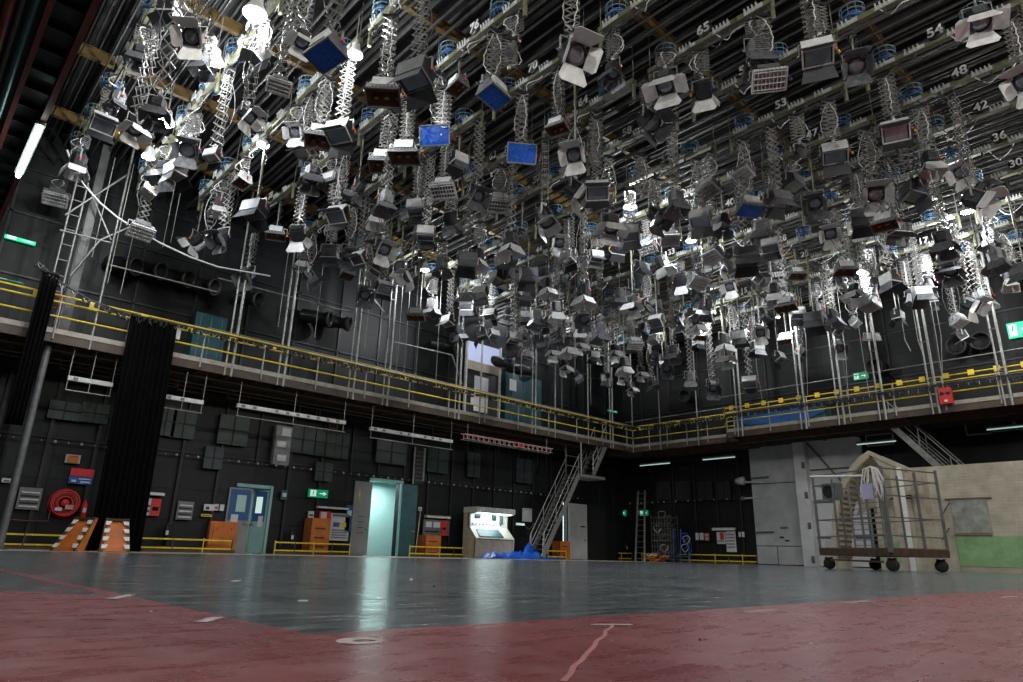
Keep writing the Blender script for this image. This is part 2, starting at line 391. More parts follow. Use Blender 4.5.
for z in (1.3, 2.9, 4.4): MB().box((0, -.1, z), (2*hw, .05, .07)).build('cross_rail', 'grey', t)
MB().box((-hw*.5, -.09, .9), (.5, .02, .5)).build('notice', 'paper', t)

# ------------------------------------------------------------------ gallery walkways
XG, YG, YG2, ZD = -22.6, 30.2, 29.1, 6.0
def post_run(t, pts, name, r, m):
    for p in pts: MB().tube([p, (p[0], p[1], p[2]+1.15)], r, 8).build(name, m, t)
t = thing('gallery_walkway', 'steel gallery with yellow rails along the left wall', 'walkway', (XG, 1.0, ZD))
L_ = YG-1.0
MB().bb((X0-XG, 0, -.05), (0, L_+2.7, 0)).build('deck_plate', 'wood', t)
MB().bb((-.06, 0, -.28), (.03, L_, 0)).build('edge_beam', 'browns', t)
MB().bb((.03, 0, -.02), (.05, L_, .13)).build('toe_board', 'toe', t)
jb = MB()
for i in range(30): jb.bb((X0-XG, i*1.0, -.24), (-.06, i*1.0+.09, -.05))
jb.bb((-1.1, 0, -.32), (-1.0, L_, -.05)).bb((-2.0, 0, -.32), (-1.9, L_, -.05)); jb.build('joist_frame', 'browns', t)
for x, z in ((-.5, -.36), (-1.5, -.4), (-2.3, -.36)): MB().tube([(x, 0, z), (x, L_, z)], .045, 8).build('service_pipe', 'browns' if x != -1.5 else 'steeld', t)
ys = [2.8+i*2.06-1.0 for i in range(14)]
for y in ys: MB().tube([(.06, y, -.2), (.06, y, 1.14)], .03, 8).build('rail_post', 'steel', t)
for z, m_ in ((1.12, 'yellow'), (.92, 'yellow'), (.48, 'yellow')):
    MB().tube([(.06, .0, z), (.06, L_, z)], .03, 8).build('rail', m_, t)
MB().tube([(.0, 6, 1.2), (.0, L_, 1.2)], .022, 8).build('rail', 'steel', t)
for i in range(20):
    y = 1.2+i*1.42
    MB().box((.07, y, 1.0), (.03, .22, .22)).build('rail_plate', 'yellow', t)
# inner thin tubes above (cable rails)
t = thing('gallery_walkway', 'steel gallery with yellow rails along the back wall left part', 'walkway', (XG, YG, ZD))
xj = -16.2; L_ = xj-XG
MB().bb((0, 0, -.05), (L_+.2, YB-YG, 0)).build('deck_plate', 'wood', t)
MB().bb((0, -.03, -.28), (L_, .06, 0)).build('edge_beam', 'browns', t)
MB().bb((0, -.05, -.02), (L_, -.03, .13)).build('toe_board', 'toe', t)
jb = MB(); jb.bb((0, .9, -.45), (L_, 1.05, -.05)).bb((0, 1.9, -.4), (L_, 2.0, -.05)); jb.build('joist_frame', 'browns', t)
for x in (.05, 1.15, 2.3, 3.5, 4.7, 5.8): MB().tube([(x, -.06, -.2), (x, -.06, 1.14)], .03, 8).build('rail_post', 'steel', t)
for z in (1.12, .92, .48): MB().tube([(0, -.06, z), (L_, -.06, z)], .025, 8).build('rail', 'yellow', t)
MB().tube([(-.4, -.1, 1.42), (L_, -.1, 1.42)], .022, 8).build('rail', 'steel', t)
for i in range(7): MB().box((.5+i*.85, -.07, 1.0), (.2, .03, .22)).build('rail_plate', 'yellow', t)
t = thing('gallery_walkway', 'steel gallery with yellow rails stepping forward along the back wall right part', 'walkway', (xj, YG2, ZD))
L_ = 24
MB().bb((0, 0, -.05), (L_, YB-YG2, 0)).build('deck_plate', 'wood', t)
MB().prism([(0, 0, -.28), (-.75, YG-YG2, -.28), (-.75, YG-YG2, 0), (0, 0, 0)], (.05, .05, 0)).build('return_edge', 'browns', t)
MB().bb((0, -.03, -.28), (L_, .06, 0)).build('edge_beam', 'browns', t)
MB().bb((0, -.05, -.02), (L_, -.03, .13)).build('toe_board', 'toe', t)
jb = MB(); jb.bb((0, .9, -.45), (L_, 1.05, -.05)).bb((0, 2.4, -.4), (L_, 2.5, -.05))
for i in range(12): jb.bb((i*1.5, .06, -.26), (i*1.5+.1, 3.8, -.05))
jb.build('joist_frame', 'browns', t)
for i in range(13): MB().tube([(.4+i*1.75, -.06, -.2), (.4+i*1.75, -.06, 1.14)], .03, 8).build('rail_post', 'steel', t)
for z in (1.12, .92, .48):
    MB().tube([(-.75, YG-YG2-.06, z), (0, -.06, z), (L_, -.06, z)], .025, 8).build('rail', 'yellow', t)
MB().tube([(-1, .1, 1.75), (L_, .1, 1.75)], .022, 8).build('rail', 'steel', t)
for i in range(17): MB().box((.3+i*.82, -.07, 1.12), (.2, .03, .2)).build('rail_plate', 'yellow', t)
# near gallery overhead, left top of the picture
t = thing('gallery_walkway', 'dark overhead gallery with red edge beam at the top left', 'walkway', (X0, .62, ZD))
L_ = 33
MB().bb((0, -4.6, 0), (L_, 0, .05)).build('deck_plate', 'dark', t)
MB().bb((0, -.07, -.2), (L_, 0, .1)).build('edge_beam', 'redb', t)
MB().bb((0, -.42, -.2), (L_, -.36, .0)).build('edge_beam', 'redb', t)
for i in range(4, 60): MB().bb((i*.5, -.36, -.08), (i*.5+.03, -.07, 0)).build('soffit_rib', 'black', t)
for y, m_, r in ((-.52, 'tealpan', .04), (-.62, 'steeld', .03), (-.72, 'redb', .05), (-.82, 'tealpan', .03)): MB().tube([(0, y, -.22), (L_, y, -.22)], r, 8).build('service_pipe', m_, t)
MB().bb((0, -1.6, -.55), (L_, -1.0, -.05)).build('duct_run', 'ochre', t)
for z in (.5, 1.1): MB().tube([(0, -.03, z), (L_, -.03, z)], .025, 8).build('rail', 'steeld', t)
for i in range(14): MB().tube([(i*2.2+.4, -.03, 0), (i*2.2+.4, -.03, 1.1)], .03, 8).build('rail_post', 'steeld', t)

# ------------------------------------------------------------------ scaffold posts above the gallery
def lab_post(i, side): return f'thin steel upright rising from the {side} gallery rail, number'
posts = []
for i, (y, dbl) in enumerate([(3.76, 0), (7.75, 1), (9.6, 1), (12.4, 1), (13.95, 1), (17.6, 1), (19.0, 0), (22.3, 1), (23.9, 0), (26.4, 0), (28.2, 1)]):
    posts.append((XG+.02, y, dbl, 'left'))
for x, dbl in [(-22.5, 0), (-20.7, 0), (-18.4, 0), (-15.6, 1), (-12.6, 1), (-11.0, 1), (-9.4, 1), (-7.5, 1), (-5.2, 1)]:
    posts.append((x, (YG if x < -16.2 else YG2)-.12, dbl, 'back'))
ordw = ['first', 'second', 'third', 'fourth', 'fifth', 'sixth', 'seventh', 'eighth', 'ninth', 'tenth', 'eleventh', 'twelfth', 'thirteenth']
cnt = {'left': 0, 'back': 0}
for x, y, dbl, side in posts:
    n = cnt[side]; cnt[side] += 1
    t = thing('scaffold_post', f'tall steel scaffold upright, {ordw[n]} from the left on the {side} gallery rail', 'scaffold pole', (x, y, 5.7), 0, 'scaffold uprights on the gallery')
    MB().tube([(0, 0, 0), (0, 0, 7.2)], .035, 8).build('pole', 'steel', t)
    if dbl:
        o = (0, .22, 0) if side == 'left' else (.22, 0, 0)
        MB().tube([o, (o[0], o[1], 7.2)], .05, 8).build('pole', 'steel', t)
        for k in range(4): MB().box((o[0]/2, o[1]/2, 1.3+k*1.6), (.06+o[0], .06+o[1], .05)).build('coupler', 'steeld', t)
for (a, b, lb) in [((65, 215), (130, 173), 'diagonal brace tube leaning right over the upper left gallery'), ((82, 172), (111, 240), 'diagonal brace tube leaning left over the upper left gallery'), ((70, 276), (100, 240), 'short diagonal tube rising from the left end of yellow rail'),
                   ((60, 230), (112, 243), 'nearly level tube high above the left end of the gallery'), ((100, 240), (132, 226), 'short tube sloping up to the lone boxy lamp'),
                   ((110, 265), (217, 292), 'long level tube in front of the four left duct nozzles'), ((218, 278), (350, 312), 'long level tube right of the four left duct nozzles'),
                   ((360, 282), (392, 322), 'crossed brace tube leaning right behind the left rail'), ((375, 289), (357, 305), 'crossed brace tube leaning left behind the left rail'),
                   ((395, 342), (452, 355), 'level tube left of the lit gallery window'), ((452, 355), (462, 384), 'raking strut left of the lit gallery window')]:
    p = AX(a[0], a[1], XG-.15); q = AX(b[0], b[1], XG-.15)
    tag(MB().tube([p, q], .028, 8).build('brace_tube', 'steel', base=p), lb, 'scaffold tube', 'brace tubes over the gallery')
# pale flat column at the left end
p = AX(62, 335, XG-.5)
t = thing('steel_column', 'pale flat steel column behind the left end of the gallery', 'column', (XG-.5, p.y, 6))
MB().box((0, 0, 3.3), (.1, .16, 6.6)).build('web_plate', 'steeld', t); MB().box((.07, 0, 3.3), (.03, .24, 6.6)).build('flange', 'steeld', t)
p = AX(50, 330, XG-.2)
t = thing('ladder_frame', 'narrow tube ladder frame with a red-and-white foot left of pale column', 'ladder', (XG-.2, p.y-.25, 6))
for y in (0, .3): MB().tube([(0, y, 0), (0, y, 5)], .03, 8).build('side_rail', 'steel', t)
for k in range(9): MB().tube([(0, 0, .8+k*.5), (0, .3, .8+k*.5)], .018, 6).build('rung', 'steel', t)
for k in range(4): MB().tube([(0, .3, .15+k*.3), (0, .3, .3+k*.3)], .034, 8).build('band', 'red', t)
# column under gallery at left
p0 = AX(18, 472, -23.0)
t = thing('steel_column', 'blue-grey steel column from floor to gallery at the far left', 'column', (-23.0, 2.8, 0))
MB().tube([(0, 0, 0), (0, 0, 5.7)], .1, 12).build('shaft', 'grey', t); MB().box((0, 0, .02), (.36, .36, .04)).build('base_plate', 'steeld', t)

# ------------------------------------------------------------------ duct nozzles on the upper walls
def nozzle(p, dirv, label, L_=1.1, r=.3):
    t = thing('duct_nozzle', label, 'ventilation duct', p, 0, 'round ventilation nozzles on the upper walls')
    d = Vector(dirv).normalized(); q = Vector((0, 0, 1)).rotation_difference(d).to_matrix().to_4x4()
    MB(q).lathe([(r*.95, 0), (r*.95, L_*.45), (r*.8, L_*.5), (r*.8, L_*.82), (r, L_*.86), (r, L_), (r*.9, L_), (r*.85, L_-.05)], 18, cap=False).build('duct_body', 'duct', t)
    MB(q).lathe([(r*.9, L_-.02), (r*.7, L_-.25), (0, L_-.27)], 18, cap=False).build('duct_mouth', 'rubber', t)
    MB(q).lathe([(r*1.03, L_*.93), (r*1.06, L_*.95), (r*1.06, L_+.02), (r*.97, L_+.02), (r*1.0, L_*.93)], 18, cap=False).build('rim', 'steeld', t)
for k, (x, y) in enumerate([(130, 262), (155, 267), (183, 275), (209, 283), (253, 296)]):
    nozzle(AX(x, y, X0+.9)-Vector((.75, .45, -.05)), (1, .75, -.22), f'black round duct nozzle, {ordw[k]} from the left above the left gallery')
for k, (x, y) in enumerate([(322, 314), (342, 319), (450, 343), (508, 360), (530, 368)]):
    nozzle(AX(x, y, X0+.9)-Vector((.75, .5, 0)), (1, 1.0, -.2), f'black round duct nozzle, {ordw[k]} of those near the lit gallery window', 1.2)
for k, (x, y) in enumerate([(686, 395), (875, 366), (957, 345), (981, 340)]):
    nozzle(AY(x, y, YB-.6)+Vector((0, .5, 0)), (0, -1, -.1), f'black round duct nozzle, {ordw[k]} from the left above the back gallery', .7, .36)

# upper wall blocks: grey cabinets above left gallery and lit window
p, q = AX(380, 345, X0), AX(455, 385, X0)
a, b = AX(463, 338), AX(495, 380)
t = thing('control_window', 'small glazed booth with a blue-lit top pane above the gallery', 'window', (X0+.3, (a.y+b.y)/2, 6))
hw = (b.y-a.y)/2; zt = a.z-6-.1
MB().bb((-.2, -hw, 0), (0, hw, zt)).build('booth_back', 'dark', t)
MB().bb((0, -hw, zt*.76), (.04, hw, zt*.98)).build('top_pane', 'winlit', t)
MB().bb((0, -hw, zt*.66), (.06, hw, zt*.76)).build('shelf_strip', 'creamb', t)
MB().bb((0, -hw*.45, zt*.2), (.03, hw*.35, zt*.6)).build('pinned_sheet', 'paper', t)
for s in (-1, 1): MB().bb((0, s*hw-.05, 0), (.12, s*hw+.05, zt)).build('jamb', 'light', t)
p = AX(513, 385, XG-.1)
tag(MB().box((0, 0, 0), (.03, .42, .55)).build('notice_board', 'paper', base=None), 'white blank notice hanging above the left gallery rail', 'sign').location = p
p = AX(473, 401, XG+.12)
tag(MB().box((0, 0, 0), (.03, .25, .32)).build('notice_board', 'paper'), 'small white card tied to the lower yellow rail', 'sign').location = p
p = AX(177, 334, XG+.15)
tag(MB().box((0, 0, 0), (.03, .2, .34)).build('notice_board', 'light'), 'white tag on the rail just right of the black drape', 'sign').location = p
# teal panels behind the gallery rail; the left one paints a wall glow
for (x0, y0, x1, y1, lb) in ((505, 372, 540, 398, 'teal panelled box behind the rail below the lit window'), (196, 312, 225, 332, 'teal wall glow painted as a box behind the left rail'), (735, 425, 830, 440, 'blue tarp-covered crate behind the back rail')):
    if x0 < 700: a, b = AX(x0, y0, X0+.5), AX(x1, y1, X0+.5)
    else: a, b = AY(x0, y0, YG2+.6), AY(x1, y1, YG2+.6)
    zt = max(a.z, 6.7)
    if x0 < 700:
        t = thing('teal_box', lb, 'cabinet', (X0+.3, (a.y+b.y)/2, 6)); hw = abs(b.y-a.y)/2
        MB().bb((-.28, -hw, 0), (.3, hw, zt-6)).build('teal_box_body', 'tealpan', t)
        for k in range(3): MB().box((.31, -hw+hw*(k+.5)*2/3, (zt-6)/2), (.02, .03, (zt-6)*.9)).build('panel_rib', 'teal', t)
    else:
        t = thing('crate', lb, 'crate', ((a.x+b.x)/2, YG2+.8, 6)); hw = abs(b.x-a.x)/2
        MB().bb((-hw, -.3, 0), (hw, .3, .75)).build('crate_body', 'tealpan', t)
        MB().prism([(-hw*.9, -.34, .72), (hw*.5, -.36, .8), (hw, -.34, .5), (hw*.6, -.35, .2), (-hw*.7, -.35, .3)], (0, .05, 0)).build('cover', 'bluedoor', t)

# ------------------------------------------------------------------ curtain tracks with trolleys
def track(pts, label, m='rubber'):
    t = thing('curtain_track', label, 'curtain track', pts[0])
    o = Vector(pts[0]); P = [Vector(p)-o for p in pts]
    MB().tube(P, .03, 6).build('rail', 'steeld', t)
    c = MB(); d = MB(); L = 0
    for i in range(len(P)-1):
        n = max(1, int((P[i+1]-P[i]).length/.17))
        for k in range(n):
            p = P[i].lerp(P[i+1], k/n); r = R.uniform(.04, .09)
            c.box(p+Vector((0, R.uniform(-.03, .03), -r-R.uniform(0, .06))), (r*1.3, r*1.2, r*1.7))
            if k % 2 == 0: d.tube([p+Vector((.03, 0, -.05)), p+Vector((.05, .08, -.18-R.random()*.06)), p+Vector((.03, .16, -.05))], .012, 4)
    o_ = c.build('trolleys', m, t); o_['kind'] = 'stuff'
    o_ = d.build('cable_loops', 'steel', t); o_['kind'] = 'stuff'
zt = 7.0
tp = [AX(38, 262, -22.2), AX(60, 282, -22.2), AX(90, 300, -22.25), AX(125, 313, -22.3)]
tp += [Vector((-22.3, y, zt)) for y in (6, 10, 14, 18, 22, 26, 28.6)]
tp += [Vector((-22.0, 29.6, zt)), Vector((-21.2, 30.0, zt)), Vector((-16.6, 30.0, zt))]
track(tp, 'black curtain track full of trolleys along the left gallery rail')
track([(xj+.1, YG2-.2, 6.8), (-11, YG2-.2, 6.8), (-3, YG2-.2, 6.8), (3, YG2-.2, 6.8)], 'black curtain track with trolleys along the back gallery rail')
# thin curved pipe at top left
cp = [AX(x, y, -21.5) for x, y in ((67, 150), (75, 172), (84, 185), (100, 203), (118, 218), (131, 226), (160, 243), (190, 257), (218, 267), (270, 276))]
tag(MB().tube(cp, .03, 8).build('curved_pipe', 'light', base=cp[0]), 'long pale curved pipe sweeping down past the lone boxy lamp', 'pipe')

# ------------------------------------------------------------------ black drape
def drape(label, a, b, zt_, zb, folds, x=-22.3, amp=.09, lean=0, wb=None):
    t = thing('stage_drape', label, 'curtain', (x, (a+b)/2, zb)); n = folds*8; vs = []; fs = []; W = (b-a); nz = 10
    for j in range(nz+1):
        k = j/nz; wj = W*(1+(wb or 0)*(1-k))
        for i in range(n+1):
            u = i/n; vs.append((amp*math.sin(u*folds*2*PI+.6*math.sin(3*k))+.02*math.sin(u*41), (u-.5)*wj+lean*(1-k), (zt_-zb)*k))
    for j in range(nz):
        for i in range(n): q = j*(n+1)+i; fs.append((q, q+1, q+n+2, q+n+1))
    m = MB(); m.add(vs, fs, True); o = m.build('cloth', 'cloth', t)
    md = o.modifiers.new('t', 'SOLIDIFY'); md.thickness = .02
    MB().tube([(0, -W/2, zt_-zb), (0, W/2, zt_-zb)], .05, 6).build('heading', 'rubber', t)
drape('tall black drape hanging bunched from gallery track behind the orange ramps', 4.6, 5.95, 6.95, .02, 9, lean=.12)
drape('narrow black drape hanging at the left edge above the column', 2.15, 2.55, 7.6, 3.2, 4, x=-22.15, amp=.06)

# ------------------------------------------------------------------ hanging battens under the left gallery
def hbatten(label, x0, y0, x1, y1, m='light', X=-22.9, lit=None):
    a, b = AX(x0, y0, X), AX(x1, y1, X); z = (a.z+b.z)/2; Lh = (b.y-a.y)/2
    t = thing('service_batten', label, 'lighting batten', (X, (a.y+b.y)/2, z), 0, 'service battens hung under the left gallery')
    MB().box((0, 0, 0), (.14, 2*Lh, .13)).build('trunking', m, t)
    MB().tube([(.05, -Lh, -.36), (.05, Lh, -.36)], .02, 6).build('lower_tube', 'steel', t)
    for s in (-.97, 0, .97): MB().tube([(0, s*Lh, -.36), (0, s*Lh, 5.75-z)], .012, 4).build('hanger_rod', 'steel', t)
    s_ = MB()
    for k in range(int(Lh*5)): 
        if R.random() < .6: s_.box((.075, -Lh+.2+k*.4, 0), (.03, .12, .08))
    s_.build('socket_strip', 'grey', t)
hbatten('white service batten with sockets at the far left under gallery', 68, 376, 112, 387)
hbatten('grey service batten just right of the tall black drape', 162, 396, 203, 403)
hbatten('long pale service batten above the orange hatch and posters', 237, 404, 345, 424)
hbatten('grey service batten above the bright teal doorway', 370, 428, 452, 442)
a, b = AX(461, 436, -22.9), AX(549, 452, -22.9)
t = thing('ladder_beam', 'pink and silver ladder beam hung under gallery, left of stair', 'lighting batten', (-22.9, (a.y+b.y)/2, a.z/2+b.z/2)); Lh = (b.y-a.y)/2
for x, z, m_ in ((0, .12, 'pink'), (0, -.12, 'steel'), (.25, .1, 'pink'), (.25, -.1, 'steel')): MB().tube([(x, -Lh, z), (x, Lh, z)], .025, 6).build('chord', m_, t)
lc = MB(); 
for k in range(18): y = -Lh+2*Lh*(k+.5)/18; lc.bar((0, y, -.12), (0, y, .12), .03).bar((.25, y, -.1), (.25, y, .1), .03).bar((0, y, .12), (.25, y, .1), .03)
lc.build('lacing', 'pink', t)
for k in range(9): y = -Lh+2*Lh*(k+.5)/9; MB().tube([(.1, y, -.1), (.12, y+.03, -.7-.3*R.random())], .01, 4).build('hanging_tail', 'black', t)
for y in (-Lh*.9, Lh*.9): MB().tube([(.1, y, 0), (.1, y, 5.7-t.location.z)], .015, 5).build('hanger_rod', 'steel', t)
MB().box((.12, Lh*.25, .02), (.2, .35, .22)).build('red_block', 'red', t)
# vents: framed boxes on wall under gallery
n = 0
for (x0, y0, x1, y1) in [(62, 359, 90, 369), (92, 364, 112, 375), (164, 374, 176, 386), (179, 379, 202, 392), (229, 388, 249, 400), (300, 408, 316, 417), (320, 411, 340, 420), (433, 426, 446, 433), (330, 418, 337, 428)]:
    a, b = AX(x0, y0, X0+.15), AX(x1, y1, X0+.15); hw = abs(b.y-a.y)/2; hh = .22
    t = thing('vent_box', f'brown framed vent box, {ordw[n]} from the left under the left gallery', 'vent', (X0+.08, (a.y+b.y)/2, (a.z+b.z)/2), 0, 'vent boxes under the left gallery'); n += 1
    MB().box((0, 0, 0), (.14, 2*hw, 2*hh)).build('backing', 'black', t)
    f_ = MB()
    for s in (-1, 1): f_.box((.08, 0, s*hh), (.05, 2*hw, .05)).box((.08, s*hw, 0), (.05, .05, 2*hh))
    f_.build('frame', 'wood', t)
n = 0
for (x0, y0, x1, y1) in [(965, 423, 992, 434), (989, 420, 1015, 430), (1014, 417, 1045, 428), (865, 430, 895, 450)]:
    a, b = AY(x0, y0, YB-.15), AY(x1, y1, YB-.15); hw = abs(b.x-a.x)/2; hh = .24
    t = thing('vent_box', f'grey framed vent box, {ordw[n]} in the row under the right gallery', 'vent', ((a.x+b.x)/2, YB-.08, (a.z+b.z)/2), 0, 'vent boxes under the right gallery'); n += 1
    MB().box((0, 0, 0), (2*hw, .14, 2*hh)).build('backing', 'black', t)
    f_ = MB()
    for s in (-1, 1): f_.box((0, -.08, s*hh), (2*hw, .05, .05)).box((s*hw, -.08, 0), (.05, .05, 2*hh))
    f_.build('frame', 'creamb', t)
# fluorescent lamps
def fluoY(lb, x0, y0, x1, y1, Y=31.5, m='tubeoff'):
    a, b = AY(x0, y0, Y), AY(x1, y1, Y); hw = abs(b.x-a.x)/2; c = (a+b)/2
    t = thing('fluorescent_lamp', lb, 'lamp', c, 0)
    MB().box((0, 0, .1), (2*hw, .16, .06)).build('housing', 'grey', t)
    MB().tube([(-hw, 0, .03), (hw, 0, .03)], .025, 8).build('tube', m, t)
    for s in (-.8, .8): MB().tube([(s*hw, 0, .12), (s*hw, 0, 5.9-c.z)], .01, 4).build('hanger_rod', 'steeld', t)
fluoY('fluorescent lamp under the corner gallery, left of two', 640, 466, 670, 464)
fluoY('fluorescent lamp under the corner gallery, right of two', 703, 461, 735, 457)
fluoY('fluorescent lamp above the arched scenery flat', 857, 446, 896, 441)
fluoY('fluorescent lamp under the right gallery by the vent boxes', 987, 431, 1030, 426)
# near-left lit tube
a, b = AZ(18, 176, 5.7), AZ(40, 127, 5.7)
t = thing('fluorescent_lamp', 'brightly lit fluorescent tube under the overhead gallery at left edge', 'lamp', (a+b)/2)
d = (b-a)/2
MB().bar(-d, d, .12, .05).build('housing', 'grey', t).location = (0, 0, .06)
MB().tube([-d, d], .035, 8).build('tube', 'tube', t)

# ------------------------------------------------------------------ signs
def sign_exit(lb, plane, x0, y0, x1, y1, lit=False, tilt=0):
    if plane == 'x': a, b = AX(x0, y0, X0+.15), AX(x1, y1, X0+.15); hw = abs(b.y-a.y)/2
    else: a, b = AY(x0, y0, YB-.15), AY(x1, y1, YB-.15); hw = abs(b.x-a.x)/2
    hh = abs(a.z-b.z)/2*.85
    t = thing('exit_sign', lb, 'sign', (a+b)/2, PI/2 if plane == 'x' else 0)
    MB().box((0, 0, 0), (2*hw, .08, 2*hh)).build('panel', 'exitlit' if lit else 'exitg', t)
    w_ = 'exitlitw' if lit else 'exitw'
    MB().box((-hw*.55, -.045, 0), (hw*.6, .02, hh*1.5)).build('doorway_symbol', w_, t)
    ar = MB(); ar.prism([(hw*.1, -.045, hh*.12), (hw*.5, -.045, hh*.12), (hw*.5, -.045, hh*.5), (hw*.85, -.045, 0), (hw*.5, -.045, -hh*.5), (hw*.5, -.045, -hh*.12), (hw*.1, -.045, -hh*.12)], (0, -.012, 0)); ar.build('arrow', w_, t)
    mn = MB(); mn.lathe([(0, -.02), (hh*.16, 0), (0, .02)], 8); 
    mn = MB(T(-hw*.55, -.06, 0)); mn.box((0, 0, hh*.45), (hh*.25, .01, hh*.25)).bar((0, 0, hh*.3), (-hh*.1, 0, -hh*.15), hh*.2, .01).bar((-hh*.1, 0, -hh*.1), (hh*.25, 0, -hh*.6), hh*.13, .01).bar((-hh*.1, 0, -hh*.1), (-hh*.4, 0, -hh*.5), hh*.13, .01).bar((0, 0, hh*.2), (hh*.35, 0, 0), hh*.1, .01)
    mn.build('running_figure', 'exitg', t)
sign_exit('green exit sign left of the orange cabinet with posters', 'x', 309, 488, 327, 499)
sign_exit('green exit sign on back wall left of the tall ladder', 'y', 617, 510, 626, 516.5)
sign_exit('green exit sign on back wall behind the tall ladder', 'y', 640, 510, 648, 516)
sign_exit('small green exit sign on the upper wall above the corner', 'x', 608, 409, 617, 413.5)
sign_exit('dim green exit sign above the back gallery', 'y', 853, 373, 869, 379)
sign_exit('brightly lit green exit sign at the right edge', 'y', 1006, 323, 1035, 336, True)
sign_exit('brightly lit green exit sign at the left edge', 'x', 5, 234, 35, 246, True)
sign_exit('faint green sign behind the leftmost yellow rail', 'x', -4, 277, 24, 284)
def board(name, lb, cat, x0, y0, x1, y1, m, extra=(), plane='x', th=.05, ground=False, group=None):
    """a wall item between two pixel corners of the wall plane; extra = (part, u0,v0,u1,v1, material) in 0..1"""
    if plane == 'x': a, b = AX(x0, y0, X0+.1), AX(x1, y1, X0+.1); hw = abs(b.y-a.y)/2; c = Vector((X0+th/2+.01+(.1 if not ground else .1), (a.y+b.y)/2, 0))
    else: a, b = AY(x0, y0, YB-.1), AY(x1, y1, YB-.1); hw = abs(b.x-a.x)/2; c = Vector(((a.x+b.x)/2, YB-th/2-.11, 0))
    zt, zb = max(a.z, b.z), min(a.z, b.z)
    if ground: zb = 0
    c.z = zb; hh = zt-zb
    t = thing(name, lb, cat, c, PI/2 if plane == 'x' else 0, group)
    MB().bb((-hw, -th/2, 0), (hw, th/2, hh)).build('panel', m, t)
    for (pn, u0, v0, u1, v1, mm) in extra:
        MB().bb((-hw+2*hw*u0, -th/2-.03, hh*v0), (-hw+2*hw*u1, -th/2, hh*v1)).build(pn, mm, t)
    return t
board('safety_sign', 'small orange and cream sign high above the red and blue poster', 'sign', 66, 454, 79, 464, 'creamb', [('orange_field', .15, .1, .85, .7, 'orange'), ('print_bar', .2, .75, .8, .85, 'red')])
board('safety_poster', 'red and blue poster on the left wall beside the black drape', 'poster', 71, 468, 91, 485, 'blue', [('red_header', 0, .5, 1, 1, 'red'), ('print_block', .1, .1, .3, .25, 'white'), ('print_block', .5, .1, .9, .18, 'white'), ('print_block', .4, .3, .9, .36, 'white')])
board('notice_sheet', 'tall grey printed notice at the far left wall', 'sign', 20, 487, 38, 510, 'grey', [('print_line', .1, .1+.16*k, .9, .17+.16*k, 'black' if k % 2 else 'light') for k in range(5)])
board('notice_sheet', 'tiny white label at the far left edge below the column', 'sign', 2, 478, 11, 483, 'light', [('print_line', .2, .3, .8, .5, 'black')])
board('notice_sheet', 'grey printed notice right of red poster near the drape', 'sign', 178, 501, 191, 520, 'grey', [('print_line', .1, .1+.16*k, .9, .17+.16*k, 'black' if k % 2 else 'light') for k in range(5)])
board('fire_poster', 'red and white fire poster under a small lamp right of drape', 'poster', 144, 498, 158, 516, 'paper', [('red_field', .45, 0, 1, 1, 'red'), ('print_line', .1, .2, .4, .3, 'black'), ('print_line', .1, .5, .4, .6, 'black'), ('print_block', .55, .3, .9, .5, 'pink')])
t = board('shelf_lamp', 'slim white lamp over the red and white fire poster', 'lamp', 146, 492, 163, 496, 'light', [('diffuser', .03, .0, .97, .4, 'white')], th=.16)
board('notice_sheet', 'white notice left of orange hatch cover, top row left', 'sign', 204, 504, 213, 511, 'paper', [('print_block', .2, .2, .5, .6, 'black')])
board('notice_sheet', 'pair of small white notices above the orange hatch cover', 'sign', 214, 504, 223, 511, 'paper', [('gap_strip', .45, 0, .55, 1, 'black'), ('print_block', .1, .3, .35, .6, 'red')])
board('notice_sheet', 'yellow strip sign above the orange hatch cover', 'sign', 201, 514, 211, 517, 'yellow', [('print_line', .1, .4, .9, .6, 'black')])
board('hatch_cover', 'round-cornered orange cover standing behind the yellow rail', 'cover', 209, 521, 232, 551, 'orange', [('inner_panel', .12, .12, .88, .88, 'orange'), ('bolt', .2, .75, .25, .79, 'black'), ('bolt', .75, .75, .8, .79, 'black'), ('bolt', .2, .4, .25, .44, 'black'), ('bolt', .75, .4, .8, .44, 'black'), ('lower_band', 0, .0, 1, .1, 'rust')], th=.2, ground=True)
board('notice_sheet', 'small purple sign on wall right of the blue doors', 'sign', 281, 490, 286, 500, 'tealpan', [('print_block', .2, .3, .8, .7, 'paper')])
board('wall_lamp', 'white strip lamp over the red posters by the orange cabinet', 'lamp', 316, 506, 347, 510, 'light', [('diffuser', .03, .0, .97, .4, 'white')], th=.16)
board('fire_poster', 'red framed poster between the orange and the white board', 'poster', 319, 511, 329, 528, 'red', [('white_field', .1, .5, .6, .95, 'paper'), ('print_line', .2, .2, .8, .3, 'pink')])
board('notice_sheet', 'small white sheet just above the tall orange cabinet', 'sign', 308, 511, 313, 518, 'paper', [('print_line', .2, .3, .8, .5, 'black')])
board('notice_board', 'large white notice board with blue print beside grey door', 'notice board', 331, 513, 347, 541, 'paper', [('header_bar', .05, .88, .95, .97, 'grey'), ('print_block', .15, .5, .45, .66, 'blue'), ('print_block', .5, .5, .8, .66, 'yellow')]+[('print_line', .1, .1+.09*k, .9, .13+.09*k, 'grey') for k in range(4)])
